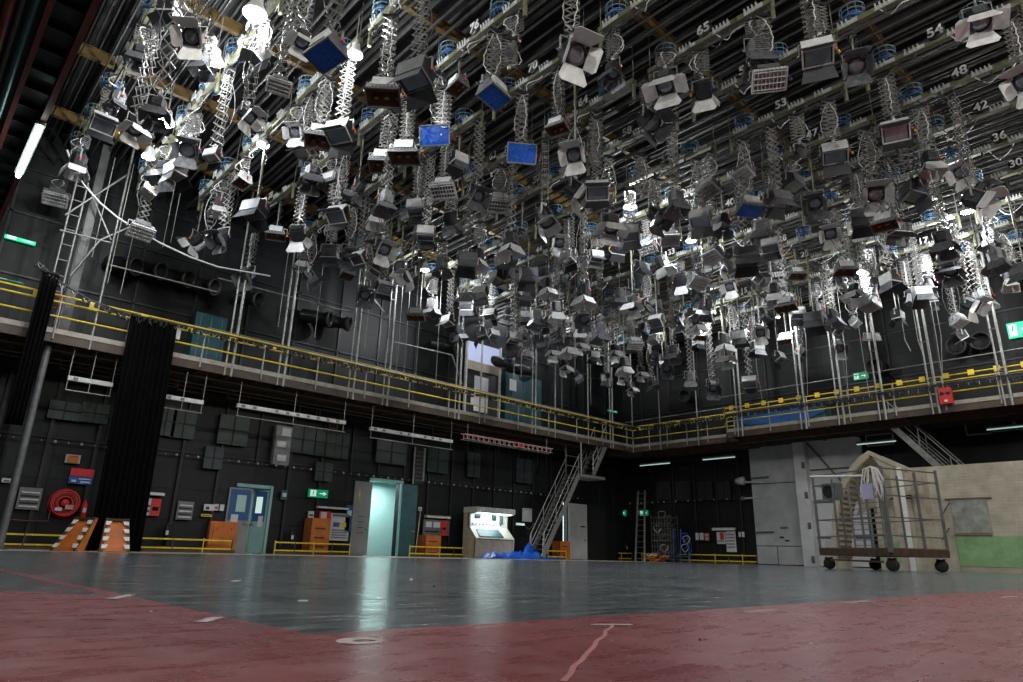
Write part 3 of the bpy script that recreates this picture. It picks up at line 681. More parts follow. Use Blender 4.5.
for lb, x0, x1, y0, y1, pl in (('orange cabinet with three drawers right of the blue doors', 305, 322, 518, 546, 'x'), ('orange cabinet beside the fire point left of the console', 418, 433, 535, 559, 'x'), ('orange cabinet at the foot of the steel stair', 552, 563, 541, 558, 'x')):
    board('orange_cabinet', lb, 'cabinet', x0, y0, x1, y1, 'orange', [('drawer_slot', .25, .2, .75, .24, 'rust'), ('drawer_slot', .25, .45, .75, .49, 'rust'), ('drawer_slot', .25, .7, .75, .74, 'rust'), ('side_trim', 0, 0, .06, 1, 'rust')], th=.5, ground=True, plane=pl, group='orange wall cabinets')
board('notice_board', 'grey and red fire notice board left of the lit console', 'notice board', 423, 519, 448, 536, 'grey', [('red_field', .68, 0, .9, 1, 'red'), ('print_block', .08, .5, .3, .85, 'paper'), ('print_block', .36, .5, .62, .85, 'paper'), ('print_line', .08, .2, .6, .28, 'black'), ('print_line', .72, .4, .86, .5, 'paper')])
board('wall_lamp', 'strip lamp above the fire notice board left of the console', 'lamp', 424, 515, 448, 519, 'creamb', [('diffuser', .03, .0, .97, .4, 'white')], th=.2)
board('notice_sheet', 'white blank notice between the console and the stair', 'sign', 522, 508, 531, 522, 'paper', [('print_line', .1, .9, .9, .93, 'grey')])
board('notice_sheet', 'tiny white sheet left of the leaning pole', 'sign', 418, 507, 421, 511, 'paper', [('print_line', .2, .4, .8, .6, 'grey')])
board('notice_sheet', 'white notice right of the dark recess near the corner', 'sign', 606, 518, 611, 528, 'paper', [('print_line', .2, .7, .8, .76, 'grey')], plane='y')
board('notice_sheet', 'small pair of white notices left of dark round ones', 'sign', 696, 533, 704, 540, 'paper', [('gap_strip', .45, 0, .55, 1, 'black')], plane='y')
board('gauge_box', 'dark box with two pink rims between the small notices', 'gauge', 705, 533, 710, 541, 'wood', [('rim', .1, .55, .9, .9, 'pink'), ('rim', .1, .1, .9, .45, 'pink')], plane='y')
board('wall_lamp', 'white strip lamp above posters on the back wall', 'lamp', 713.5, 528, 736, 530.3, 'light', [('diffuser', .03, .0, .97, .4, 'white')], plane='y', th=.16)
board('fire_poster', 'white poster with red band under the back wall lamp', 'poster', 717, 532, 726, 544, 'paper', [('red_field', .45, .35, .9, .95, 'red'), ('print_line', .1, .2, .9, .28, 'grey')], plane='y')
board('notice_board', 'tall white notice board with blue print on the back wall', 'notice board', 726, 531, 737, 552, 'paper', [('print_line', .1, .2+.15*k, .9, .25+.15*k, 'grey') for k in range(5)], plane='y')
board('notice_sheet', 'two small white cards right of the tall back wall board', 'sign', 739, 532, 745, 537, 'paper', [('gap_strip', .45, 0, .55, 1, 'black')], plane='y')
board('loudspeaker_panel', 'tall silver perforated panel hung high on the left wall', 'panel', 274, 425, 287, 466, 'grey', [('painted_glint', .3, .1, .8, .25, 'light'), ('painted_glint', .2, .45, .7, .6, 'light'), ('painted_glint', .4, .75, .9, .95, 'light'), ('edge_strip', 0, 0, .1, 1, 'dark')], th=.12)  # glints on the silver face are painted as pale blocks
board('wall_ladder_rack', 'narrow hanging rack of dark cable above bright doorway', 'rack', 413, 447, 422, 485, 'dark', [('side_rail', 0, 0, .12, 1, 'steel'), ('side_rail', .85, .1, 1, 1, 'steel')]+[('cable_turn', .2, .08+.11*k, .8, .13+.11*k, 'steeld') for k in range(8)], th=.1)
board('blue_wall_panel', 'dark blue panel left of the grey sliding door', 'panel', 346, 505, 350, 532, 'bluedoor', [('print_block', .2, .6, .8, .8, 'paper')])
# big grey-green acoustic boards on the left wall
n = 0
for (x0, y0, x1, y1) in [(50, 400, 78, 422), (82, 402, 106, 425), (158, 405, 172, 437), (174, 408, 192, 440), (220, 414, 245, 447), (292, 424, 312, 455), (316, 428, 333, 458), (335, 432, 346, 460), (376, 438, 404, 466), (427, 446, 446, 474), (467, 452, 478, 478), (515, 458, 530, 484), (205, 446, 220, 470), (315, 462, 330, 482)]:
    board('acoustic_board', f'dark green-grey acoustic board, {ordw[n] if n < 13 else "last"} of those on the left wall', 'wall panel', x0, y0, x1, y1, mat('acoustic_%d' % n, (.02+.01*R.random(), .03+.015*R.random(), .03+.012*R.random()), .45, 0, .3, 2), [('middle_seam', .48, 0, .52, 1, 'black'), ('cross_seam', 0, .48, 1, .52, 'black')], th=.12, group='acoustic boards on the left wall'); n += 1
n = 0
for (x0, x1) in [(656, 672), (676, 692), (698, 714), (718, 732)]:
    board('acoustic_board', f'black acoustic board, {ordw[n]} from the left on the back wall', 'wall panel', x0, 482, x1, 500, 'dark', [('middle_seam', .48, 0, .52, 1, 'black')], plane='y', th=.1, group='acoustic boards on the back wall'); n += 1
# hose reel, extinguishers
p = AX(65, 503, X0+.2)
t = thing('hose_reel', 'round red fire hose reel on the far left wall', 'hose reel', p)
q = Matrix.Rotation(PI/2, 4, 'Y')
MB(q).lathe([(.0, -.09), (.12, -.09), (.12, .05), (0, .06)], 16).build('hub', 'red', t)
for k, r in enumerate((.2, .26, .32, .38)): MB(q).tube([(r*math.cos(a*PI/12), r*math.sin(a*PI/12), .02*(k % 2)) for a in range(24)], .032, 6, True).build('hose_coil', 'red' if k != 1 else 'redb', t)
MB().box((.1, .12, -.12), (.02, .22, .14)).build('label_plate', 'pink', t)
MB().box((.1, -.16, -.2), (.02, .18, .1)).build('label_plate', 'paper', t)
MB(q).lathe([(.42, -.12), (.44, -.12), (.44, -.1), (.42, -.1), (.42, -.12)], 24, cap=False).build('disc_rim', 'red', t)
def extinguisher(lb, p, m='red'):
    t = thing('fire_extinguisher', lb, 'fire extinguisher', p)
    MB().lathe([(0, 0), (.09, 0), (.09, .42), (.06, .5), (.03, .53), (.03, .57)], 14).build('cylinder', m, t)
    MB().bar((0, 0, .58), (0, .12, .62), .03).build('valve_lever', 'black', t)
    MB().tube([(0, .03, .56), (.08, .1, .5), (.1, .12, .3), (.1, .1, .1)], .014, 6).build('hose', 'rubber', t)
    MB().box((.088, 0, .27), (.01, .09, .14)).build('label_band', 'paper', t)
    MB().box((-.1, 0, .3), (.03, .05, .4)).build('wall_bracket', 'black', t)
for lb, x, y in (('red fire extinguisher between the hose reel and black drape', 82, 519), ):
    a = AX(x, y, X0+.25); extinguisher(lb, a)
for lb, x, y in (('black fire extinguisher left of the tall orange cabinet', 290, 549), ('dark fire extinguisher below the fire poster near drape', 165, 540), ('dark fire extinguisher beside the fire notice board', 437, 549)):
    a = AX(x, y, X0+.3); a.z = .35; extinguisher(lb, a, 'black')
for lb, x in (('dark fire extinguisher hung left on the back wall', 616), ('dark fire extinguisher hung second on the back wall', 626)):
    a = AY(x, 548, YB-.25); a.z = .45; extinguisher(lb, a, 'black')
# hose pipe on left wall, thin red pipe
pp = [AX(x, y, X0+.2) for x, y in ((4, 519), (30, 521), (48, 521), (51, 506))]
tag(MB().tube(pp, .02, 6).build('water_pipe', 'redb', base=pp[0]), 'thin dark red pipe running to the fire hose reel', 'pipe')
# leaning pole
a = AX(415, 556, X0+.7); a.z = .02; b = AX(421, 507, X0+.3)
tag(MB().tube([a, b], .022, 8).build('leaning_pole', 'creamb', base=a), 'wooden pole leaning on wall beside small orange cabinet', 'pole')

# cable rail with white clips
def cliprail(lb, pts_fn, n, m='black'):
    P = [pts_fn(i/(n-1)) for i in range(n)]
    t = thing('cable_rail', lb, 'cable rail', P[0]); o = P[0]
    MB().tube([P[0]-o, P[-1]-o], .012, 4).build('conduit', m, t)
    for i, p in enumerate(P):
        s = .05 if i % 2 == 0 else .025
        MB(T(*(p-o))).lathe([(0, -s), (s*.8, -s*.6), (s, 0), (s*.8, s*.6), (0, s)], 8).build('clip', 'socket', t)
cliprail('dark cable rail with white clips along the left wall', lambda k: Vector((X0+.18, 2.4+k*26.5, 3.24)), 74)
cliprail('dark cable rail with white clips along the back wall', lambda k: Vector((-24.9+k*7.5, YB-.18, 3.24)), 20)

# ------------------------------------------------------------------ low yellow barriers
def barrier(lb, a, b, plane):
    L_ = b-a; n = max(2, int(abs(L_)/.75))
    if plane == 'x': t = thing('floor_barrier', lb, 'barrier', (X0+.75, a, 0), PI/2, 'low yellow barriers')
    else: t = thing('floor_barrier', lb, 'barrier', (a, YB-.75, 0), 0, 'low yellow barriers')
    for z in (.14, .42): MB().bar((0, 0, z), (L_, 0, z), .035, .05).build('rail', 'yellow', t)
    for k in range(n+1): MB().box((L_*k/n, 0, .24), (.035, .04, .48)).build('post', 'yellow' if k % 2 == 0 else 'steeld', t)
    MB().box((L_/2, .05, .05), (L_*.96, .12, .08)).build('kerb_box', 'rust', t)
bx = lambda x: AX(x, 545, X0+.75).y
by = lambda x: AY(x, 558, YB-.75).x
for lb, x0, x1 in (('low yellow barrier at far left beside the orange ramps', -20, 62), ('low yellow barrier between the drape and orange hatch cover', 140, 232), ('low yellow barrier before the tall orange cabinet', 275, 350), ('low yellow barrier left of the lit console', 410, 468), ('low yellow barrier at the stair foot', 548, 566)):
    barrier(lb, bx(x0), bx(x1), 'x')
for lb, x0, x1 in (('low yellow barrier in the corner left of the ladder', 601, 632), ('low yellow barrier right of the ladder to dock door', 642, 757)):
    barrier(lb, by(x0), by(x1), 'y')

# ------------------------------------------------------------------ orange ramps
def ramp(lb, x0, x1, rz):
    y0, y1 = AX(x0, 545, -21.9).y, AX(x1, 545, -21.9).y; w_ = y1-y0
    t = thing('loading_ramp', lb, 'ramp', (-21.9, (y0+y1)/2, 0), rz, 'orange loading ramps by the drape')
    h = .86; L = .8; hw = w_/2
    MB().prism([(L, -hw, .02), (L, hw, .02), (.18, hw*.8, h), (.18, -hw*.8, h)], (-.06, 0, .02)).build('ramp_plate', 'orange', t)
    for s in (-1, 1):
        MB().prism([(L+.01, s*hw, 0), (L+.01, s*(hw-.07), 0), (.19, s*(hw*.8-.07), h+.02), (.19, s*hw*.8, h+.02)], (.01, 0, .02)).build('side_flange', 'rust', t)
        for k in range(4):
            u = .08+k*.24; u2 = u+.12
            f = lambda uu, e: (L+.03+(.18-L)*uu, s*((hw-.08*e)*(1-uu)+(hw*.8-.08*e)*uu), h*uu+.02)
            MB().prism([f(u, .2), f(u, 1.6), f(u2, 2.0), f(u2, .2)], (.012, 0, .01)).build('warning_stripe', 'white', t)
    MB().prism([(L-.05, -hw, 0), (.15, -hw*.8, h-.03), (.1, -hw*.8, h-.03), (L-.3, -hw, 0)], (0, .04, 0)).build('gusset', 'orange', t)
    MB().prism([(L-.05, hw, 0), (.15, hw*.8, h-.03), (.1, hw*.8, h-.03), (L-.3, hw, 0)], (0, -.04, 0)).build('gusset', 'orange', t)
    MB().bb((.08, -hw*.8, h-.03), (.28, hw*.8, h+.03)).build('top_lip', 'rust', t)
ramp('orange loading ramp leaning sideways, left of the pair', 70, 100, rad(-48))
ramp('orange loading ramp facing the floor, right of the pair', 97, 126, rad(-6))

# ------------------------------------------------------------------ console, tarp, stair
a, b = AX(473, 530, -24.0), AX(511, 530, -24.0); hw = (b.y-a.y)/2
t = thing('control_console', 'cream control console with brightly lit hood on the left wall', 'console', (-24.35, (a.y+b.y)/2, 0), PI/2)
zt = AX(490, 509, -24.3).z
for s in (-1, 1):
    MB().prism([(s*hw, -.55, 0), (s*hw, -.6, .85), (s*hw, -.1, 1.35), (s*hw, -.1, zt-.3), (s*hw, -.55, zt-.25), (s*hw, -.55, zt), (s*hw, .35, zt), (s*hw, .35, 0)], (-s*.05, 0, 0)).build('side_panel', 'creamb' if s < 0 else 'cream', t)
MB().bb((-hw, -.52, .05), (hw, -.45, .82)).build('front_panel', 'creamb', t)
MB().prism([(-hw, -.6, .85), (hw, -.6, .85), (hw, -.08, 1.35), (-hw, -.08, 1.35)], (0, .03, .05)).build('sloping_desk', 'cream', t)
MB().prism([(-hw*.8, -.545, .92), (hw*.45, -.545, .92), (hw*.4, -.2, 1.25), (-hw*.75, -.2, 1.25)], (0, -.02, .035)).build('control_panel', 'tealpan', t)
bk = MB().bb((-hw, -.02, 1.3), (hw, .05, zt-.1)).build('back_panel', 'white', t)
MB().bb((-hw*.7, -.06, 1.75), (-hw*.42, -.02, 2.1)).build('gauge', 'screen', t)
MB().bb((hw*.2, -.06, 1.7), (hw*.42, -.02, 2.0)).build('gauge', 'screen', t)
for k in range(9): MB().box((-hw*.8+k*hw*.18, -.04, 1.5), (.06, .04, .05)).build('button', 'grey', t)
MB().bb((hw*.6, -.06, 1.55), (hw*.78, -.02, 1.95)).build('drawing', 'grey', t)
MB().bb((-hw-.02, -.6, zt-.22), (hw+.02, .35, zt+.02)).build('hood', 'light', t)
MB().bb((-hw*.95, -.5, zt-.26), (hw*.9, -.1, zt-.23)).build('hood_lamp', 'hood', t)
lc_ = t.location
area('console_lamp', (lc_.x+.35, lc_.y, zt-.3), (.4), 1.4, 11, (.85, 1, 1), (0, 0, 0))
# tarp: crumpled sheet over floor in front
t0 = AX(472, 558, -23.7); t1 = AX(552, 558, -23.7)
vs = []; fs = []; nx, ny = 60, 16; R2 = random.Random(3)
Lt = t1.y-t0.y
ph = [R2.uniform(0, 6) for _ in range(6)]
for j in range(ny+1):
    for i in range(nx+1):
        u, v = i/nx, j/ny
        bump_ = .62*math.exp(-((u-.6)/.1)**2)*(1-abs(v-.35))**1.5+.28*math.exp(-((u-.08)/.09)**2)+.3*math.exp(-((u-.38)/.1)**2)*(1-v)
        z = .03+bump_*(.7+.3*math.sin(v*13+u*34+ph[0]))+.16*(1-.6*u)*abs(math.sin(u*47+ph[1]+3*math.sin(v*7)))*abs(math.sin(v*11+ph[2]+u*13))
        e = min(1, 6*min(u, 1-u, v, 1-v)); z = .012+z*e
        vs.append((v*1.0-.4+.05*math.sin(u*30), u*Lt*1.0+.05*math.sin(v*9), z))
for j in range(ny):
    for i in range(nx): q = j*(nx+1)+i; fs.append((q, q+1, q+nx+2, q+nx+1))
mb = MB(); mb.add(vs, fs, True); o = mb.build('tarpaulin', 'tarp'); o.location = (-23.2, t0.y, 0); md = o.modifiers.new('t', 'SOLIDIFY'); md.thickness = .008
tag(o, 'crumpled bright blue tarpaulin on floor before the console', 'tarpaulin')
# main stair
def stair(lb, base, top, width, axis, nst, rail_side=(0, 1), m='steel'):
    """base/top: centre line ends; axis: width direction vector"""
    t = thing('steel_stair', lb, 'stair', base); d = Vector(top)-Vector(base); ax = Vector(axis)
    for s in (-.5, .5): MB().bar(ax*width*s, d+ax*width*s, .05, .24).build('stringer', m, t)
    for k in range(nst):
        p = d*((k+.6)/nst); h = Vector((d.x, d.y, 0)).normalized()
        MB().bar(p-ax*width*.5, p+ax*width*.5, .24, .03).build('tread', 'steeld', t)
    up = Vector((0, 0, 1))
    for s in rail_side:
        sx = ax*width*(s-.5)
        MB().tube([sx+up*.1, sx+up*.95+d*.02, d+sx+up*.95], .026, 8).build('handrail', m, t)
        MB().tube([sx+up*.5+d*.02, d+sx+up*.5], .02, 8).build('mid_rail', m, t)
        for k in (.04, .35, .67, .98): MB().tube([sx+d*k, sx+d*k+up*.95], .022, 8).build('baluster', m, t)
    return t
zl = AX(586, 476, -23.0).z
yb0, yt0 = AX(536, 556, -23.0).y, AX(573, 476, -23.0).y
stair('long steel stair rising from the blue tarp to the landing', (-23.0, yb0, .1), (-23.0, yt0, zl), .85, (1, 0, 0), 18, m='steel')
ye = AX(597, 476, -23.0).y
t = thing('stair_landing', 'steel stair landing slung below the corner of the gallery', 'landing', (-23.0, yt0, zl))
MB().bb((-.55, 0, -.16), (.55, ye-yt0, -.02)).build('platform', 'steel', t)
for y in (.03,):
    MB().tube([(.52, y, -.16), (.52, y, 5.7-zl)], .04, 8).build('hanger_post', 'steel', t); MB().tube([(-.52, y, -.16), (-.52, y, 5.7-zl)], .04, 8).build('hanger_post', 'steel', t)
for z in (.5, 1.0): MB().tube([(-.52, 0, z), (-.52, ye-yt0, z)], .022, 8).build('guard_rail', 'steel', t)
stair('short steel stair from the landing up to gallery', (-23.0, AX(587, 476, -23).y, zl), (-23.0, AX(601, 450, -23).y, 5.95), .8, (1, 0, 0), 7)
# right stair
a = AY(893, 425, 30.6); b = AY(942, 468, 30.6); dd = b-a
t = stair('steel stair descending from gallery behind beige brick scenery', b+dd*1.0, a, .9, (0, 1, 0), 22)

# ladder on back wall
a = AY(640, 561, YB-1.3); b = AY(641.5, 491, YB-.2); a.z = 0
t = thing('leaning_ladder', 'tall aluminium ladder leaning on the back wall near the corner', 'ladder', a); d = b-a
for s in (-.3, .3): MB().bar(Vector((s, 0, 0)), d+Vector((s*.8, 0, 0)), .09, .12).build('stile', 'steel' if s < 0 else 'silver', t)
for k in range(13): MB().tube([d*((k+.5)/13)+Vector((-.26, 0, 0)), d*((k+.5)/13)+Vector((.26, 0, 0))], .02, 6).build('rung', 'steel', t)
# cage trolley & blue rack
a, b = AY(654, 553, YB-1.4), AY(673, 553, YB-1.4)
zt = AY(662, 515, YB-1.4).z; hw = (b.x-a.x)/2
t = thing('roll_cage', 'tall wire roll cage of cable right of the ladder', 'cage', ((a.x+b.x)/2, YB-1.2, 0))
MB().bb((-hw*.9, .1, .2), (hw*.9, .3, zt*.8)).build('stacked_cases', 'steeld', t)
for x in (-hw, hw):
    for y in (-.35, .35): MB().tube([(x, y, .15), (x, y, zt)], .025, 6).build('corner_post', 'steeld', t)
w_ = MB()
for z in [.2+k*.3 for k in range(int(zt/.3))]: w_.tube([(-hw, -.35, z), (hw, -.35, z)], .012, 4).tube([(-hw, .35, z), (hw, .35, z)], .012, 4)
for k in range(8): x = -hw+2*hw*k/7; w_.tube([(x, -.35, .15), (x, -.35, zt-.2)], .01, 4)
w_.build('wire_mesh', 'steel', t)
for z in (.35, 1.1, 1.85): MB().box((0, 0, z), (hw*1.8, .6, .08)).build('shelf', 'steeld', t)
for k in range(9): MB(T(R.uniform(-hw*.6, hw*.6), R.uniform(-.2, 0), .45+.25*k)).tube([(.22*math.cos(q*PI/6), .1*math.sin(q*PI/3), .2*math.sin(q*PI/6)) for q in range(12)], .03, 5, True).build('cable_coil', ['grey', 'light', 'black', 'steeld'][k % 4], t)
for x in (-hw*.8, hw*.8): MB(T(x, -.3, .07)).lathe([(.0, -.03), (.07, -.03), (.07, .03), (0, .03)], 12, 'x').build('castor', 'rubber', t)
a, b = AY(673, 553, YB-1.2), AY(691, 553, YB-1.2); hw = (b.x-a.x)/2
t = thing('bicycle_rack', 'blue tubular rack of tangled cable beside the roll cage', 'rack', ((a.x+b.x)/2, YB-1.2, 0))
for x in (-hw, -hw*.2, hw*.7): MB().tube([(x, 0, 0), (x+.1, 0, 1.7-.5*(x > 0))], .03, 6).build('frame_tube', 'blue', t)
MB().tube([(-hw, 0, .3), (hw, 0, .3)], .03, 6).build('frame_tube', 'blue', t)
for k in range(7): MB(T(R.uniform(-hw*.7, hw*.8), R.uniform(-.1, .1), .45+.14*k)).tube([(.2*math.cos(q*PI/6), .07*math.sin(q*PI/3), .2*math.sin(q*PI/6)) for q in range(12)], .022, 5, True).build('cable_coil', ['black', 'bluedoor', 'light', 'black', 'bluedoor', 'light', 'blue'][k], t)
a = AY(659, 560, YB-2.0)
t = thing('cable_heap', 'small heap of orange cable on floor before the roll cage', 'cable', (a.x, YB-2.0, 0))
for k in range(7): MB(T(R.uniform(-.45, .45), R.uniform(-.2, .2), .05+.055*k)).tube([(.28*math.cos(q*PI/7), .2*math.sin(q*PI/7), .05*math.sin(q*1.7)) for q in range(14)], .035, 6, True).build('cable_loop', ['orange', 'orange', 'rust', 'orange', 'orange', 'light', 'orange'][k], t)
# camera-like lamp on arm near dock door
a = AY(741, 481, YB-.6)
t = thing('bracket_lamp', 'pale lamp head on a short bracket left of dock door', 'lamp', a)
MB(Matrix.Rotation(PI/2, 4, 'Y')).lathe([(0, -.3), (.14, -.28), (.2, 0), (.22, .15), (.1, .2)], 14).build('lamp_head', 'light', t)
MB().bar((.1, 0, -.05), (.95, .4, -.1), .08).build('arm', 'steel', t)
a = AY(743, 498.5, YB-.3)
t = thing('bracket_lamp', 'short white tube bracket below the pale lamp head', 'lamp', a)
MB().tube([(0, 0, 0), (.9, .05, .02)], .05, 8).build('arm', 'light', t); MB().box((0, 0, 0), (.1, .2, .2)).build('wall_plate', 'grey', t)
# arm beside console
a = AX(516, 524, X0+.3)
t = thing('bracket_lamp', 'small bright lamp on bent arm right of the console', 'lamp', a)
MB().tube([(0, 0, 0), (.1, .5, -.02), (.1, .8, -.25), (.0, 1.3, .1)], .02, 6).build('arm', 'steel', t); MB().box((.05, .25, 0), (.12, .5, .1)).build('lamp_head', 'exitw', t)

# ------------------------------------------------------------------ cage trolley (scenery cart)
Nc, Lc, Rc = Vector((-7.03, 21, 0)), Vector((-9.24, 22, 0)), Vector((-6.25, 22.72, 0))
e1 = (Lc-Nc).normalized(); e2 = (Rc-Nc).normalized(); LA, LB = (Lc-Nc).length+.2, (Rc-Nc).length+.2
t = thing('scenery_trolley', 'large wheeled steel cage trolley in front of the arched flat', 'trolley', Nc-e1*.15-e2*.15)
P = lambda a, b, z: e1*a+e2*b+Vector((0, 0, z))
zb, zt = .5, 2.85
fr = MB()
for b in (0, LB): fr.bar(P(0, b, zb), P(LA, b, zb), .09, .2)
for a in (0, LA): fr.bar(P(a, 0, zb), P(a, LB, zb), .09, .2)
fr.build('base_frame', 'rust', t)
MB().prism([P(0, 0, zb+.08), P(LA, 0, zb+.08), P(LA, LB, zb+.08), P(0, LB, zb+.08)], (0, 0, .05)).build('deck_board', 'wood', t)
for a in (.15, LA-.15):
    for b in (.15, LB-.15):
        p = P(a, b, .17); w_ = MB(T(*p) @ Matrix.Rotation(rad(25), 4, 'Z')); w_.lathe([(0, -.05), (.13, -.05), (.17, -.03), (.17, .03), (.13, .05), (0, .05)], 18, 'y')
        wm = w_
        ck = MB().bar(P(a, b, .17)+Vector((.07, 0, 0)), P(a, b, .36)+Vector((.07, 0, 0)), .1, .02).bar(P(a, b, .17)-Vector((.07, 0, 0)), P(a, b, .36)-Vector((.07, 0, 0)), .1, .02).build('castor_fork', 'rust', t); wm.build('castor_wheel', 'rubber', ck)
MB().bar(P(.3, -.02, .25), P(LA-.4, -.02, .28), .05, .05).build('drag_link', 'rust', t)
# posts
for a, b, th, zz in ((0, 0, .12, zt), (LA, 0, .06, zt+.05), (LA*.33, 0, .05, zt-.1), (LA*.7, 0, .05, zt-.2), (0, LB, .07, zt), (LA, LB, .06, zt-.1), (0, LB*.28, .05, zt-.25), (0, LB*.6, .07, zt-.1), (LA, LB*.5, .05, zt-.2)):
    MB().bar(P(a, b, zb), P(a, b, zz), th, th).build('upright', 'grey', t)
for z in (.95, 1.45, 2.05, 2.5, 2.8):
    MB().bar(P(LA, 0, z), P(LA*.62 if z > 1.9 and z < 2.6 else 0, 0, z), .035, .035).build('side_rail', 'grey', t)
    MB().bar(P(0, 0, z), P(0, LB, z-.02), .035, .035).build('side_rail', 'grey', t)
    if z in (1.45, 2.5): MB().bar(P(LA, 0, z), P(LA, LB, z), .03, .03).bar(P(0, LB, z), P(LA, LB, z), .03, .03).build('side_rail', 'grey', t)
# ladder panel in the cage
lp = MB()
for k in range(11): lp.bar(P(LA*.2, .4, .7+k*.15), P(LA*.62, .4, .7+k*.15), .022)
for a in (.2, .62): lp.bar(P(LA*a, .4, .5), P(LA*a, .4, 2.5), .05)
lp.build('inner_ladder', 'steel', t)
MB().tube([P(LA+.02, -.05, 2.8), P(LA*.2, -.1, 2.62)], .035, 8).build('white_pole', 'white', t)
# things on the cart
o = MB().box((0, 0, 0), (.3, .03, .42)).build('hanging_card', mat('lilac_paper', (.5, .47, .72), .6, 0, .05)); o.location = Nc+P(LA*.1, -.28, 2.15)-e1*.15-e2*.15+Vector((0, 0, 0)); o.rotation_euler = (0, 0, rad(-10)); tag(o, 'lilac paper sheet tied to the cage trolley corner', 'paper')
cb = MB(); o0 = Nc+P(LA*.06, -.15, 2.75)-e1*.15-e2*.15
for k in range(9):
    a_ = R.uniform(-.35, .35); l_ = R.uniform(.4, .95)
    cb.tube([(0, 0, .1), (a_*.6, -.05, .02), (a_, -.06, -l_*.6), (a_*.9, -.05, -l_), (a_*.5, -.04, -l_*.7), (a_*.3, 0, .05)], .018, 6)
o = cb.build('rope_bundle', 'white'); o.location = o0; tag(o, 'bundle of white ropes looped over the trolley corner', 'rope')
cb = MB()
for k in range(5): cb.tube([(0, 0, 0), (R.uniform(-.12, .12), -.03, -.5), (R.uniform(-.15, .15), -.05, -1.2), (R.uniform(-.1, .1), 0, -1.2-.3*R.random())], .015, 5)
o = cb.build('rope_bundle', 'light'); o.location = Lc+e1*.12-e2*.1+Vector((0, 0, 2.85)); tag(o, 'white cords trailing from left post of the cage trolley', 'rope')
o_ = Nc-e1*.15-e2*.15+P(LA*.8, .05, 2.3)
t = thing('fan_unit', 'grey round-mouthed fan box strapped inside trolley at left', 'fan', o_, rad(-20))
MB().box((0, .2, 0), (.5, .35, .5)).build('fan_case', 'grey', t); MB(T(0, .02, 0)).lathe([(.19, -.02), (.19, .01), (.15, .01), (.12, .06), (0, .06)], 16, 'y').build('fan_mouth', 'black', t)

# ------------------------------------------------------------------ arched scenery flat and brick wall
YA = 26.0
t = thing('arched_flat', 'beige arched scenery flat with ribbed brown inside, behind trolley', 'scenery flat', (0, YA, 0))
outer = [(831, 566), (831, 540), (832, 515), (835, 497), (841, 481), (850, 467), (859, 457), (868, 450.5)]
inner = [(836, 566), (836, 540), (837, 517), (840, 500), (846, 485), (854, 472), (862, 463), (869, 457)]
PO = [AY(x, y, YA) for x, y in outer]; PI_ = [AY(x, y, YA) for x, y in inner]
PO[0].z = 0; PI_[0].z = 0
DY = Vector((0, 1.3, 0))
ring = MB()
for i in range(len(PO)-1):
    q = [PO[i], PO[i+1], PI_[i+1], PI_[i]]
    ring.prism([Vector((p.x, 0, p.z)) for p in q], (0, .06, 0))
ring.build('front_edge', 'creamb', t)
inn = MB()
for i in range(len(PO)-1):
    a, b = PI_[i], PI_[i+1]; inn.prism([Vector((a.x, .06, a.z)), Vector((b.x, .06, b.z)), Vector((b.x+.03, .06, b.z)), Vector((a.x+.03, .06, a.z))], (0, 1.3, 0))
inn.build('curved_soffit', 'creamb', t)
rb = MB()
for k in range(22):
    z = .4+k*.19; i = 0
    xs = [p.x for p in PI_]; zs = [p.z for p in PI_]
    for i in range(len(zs)-1):
        if zs[i] <= z <= zs[i+1]:
            x = xs[i]+(xs[i+1]-xs[i])*(z-zs[i])/(zs[i+1]-zs[i]+1e-6); rb.bar((x+.05, .1, z), (x+.05, 1.3, z), .05, .05)
rb.build('soffit_rib', 'wood', t)
# right side: sloping top, panel and white post
A_ = AY(868, 450.5, YA); B_ = AY(906, 467, YA); Cc = AY(921, 566, YA); D_ = AY(908, 566, YA)
pr_ = MB(); pr_.prism([Vector((A_.x, 0, A_.z)), Vector((B_.x, 0, B_.z)), Vector((B_.x, 0, B_.z-.16)), Vector((A_.x, 0, A_.z-.16))], (0, .1, 0)); pr_.build('top_edge', 'creamb', t)
bkp = MB(); bkp.prism([Vector((PI_[3].x, 1.36, 1.9)), Vector((PI_[5].x, 1.36, PI_[5].z)), Vector((A_.x, 1.36, A_.z-.05)), Vector((B_.x, 1.36, B_.z-.05)), Vector((B_.x, 1.36, 2.6)), Vector((A_.x+.3, 1.36, 2.6))], (0, .05, 0)); bkp.build('rear_panel', 'creamb', t)
MB().prism([Vector((A_.x+.1, .05, A_.z-.25)), Vector((B_.x, .05, B_.z-.12)), Vector((B_.x, .05, B_.z-.8)), Vector((A_.x+.8, .05, 2.7))], (0, .05, 0)).build('gable_board', 'creamb', t)
for x0 in (885, 903):
    q = AY(x0, 560, YA); zz = AY(x0, 470, YA).z
    MB().bb((q.x-.03, .0, 0), (q.x+.28, .08, zz)).build('stile_board', 'creamb', t)
q = AY(914, 560, YA); MB().bb((q.x-.12, -.05, 0), (q.x+.02, .05, B_.z)).build('white_post', 'white', t)
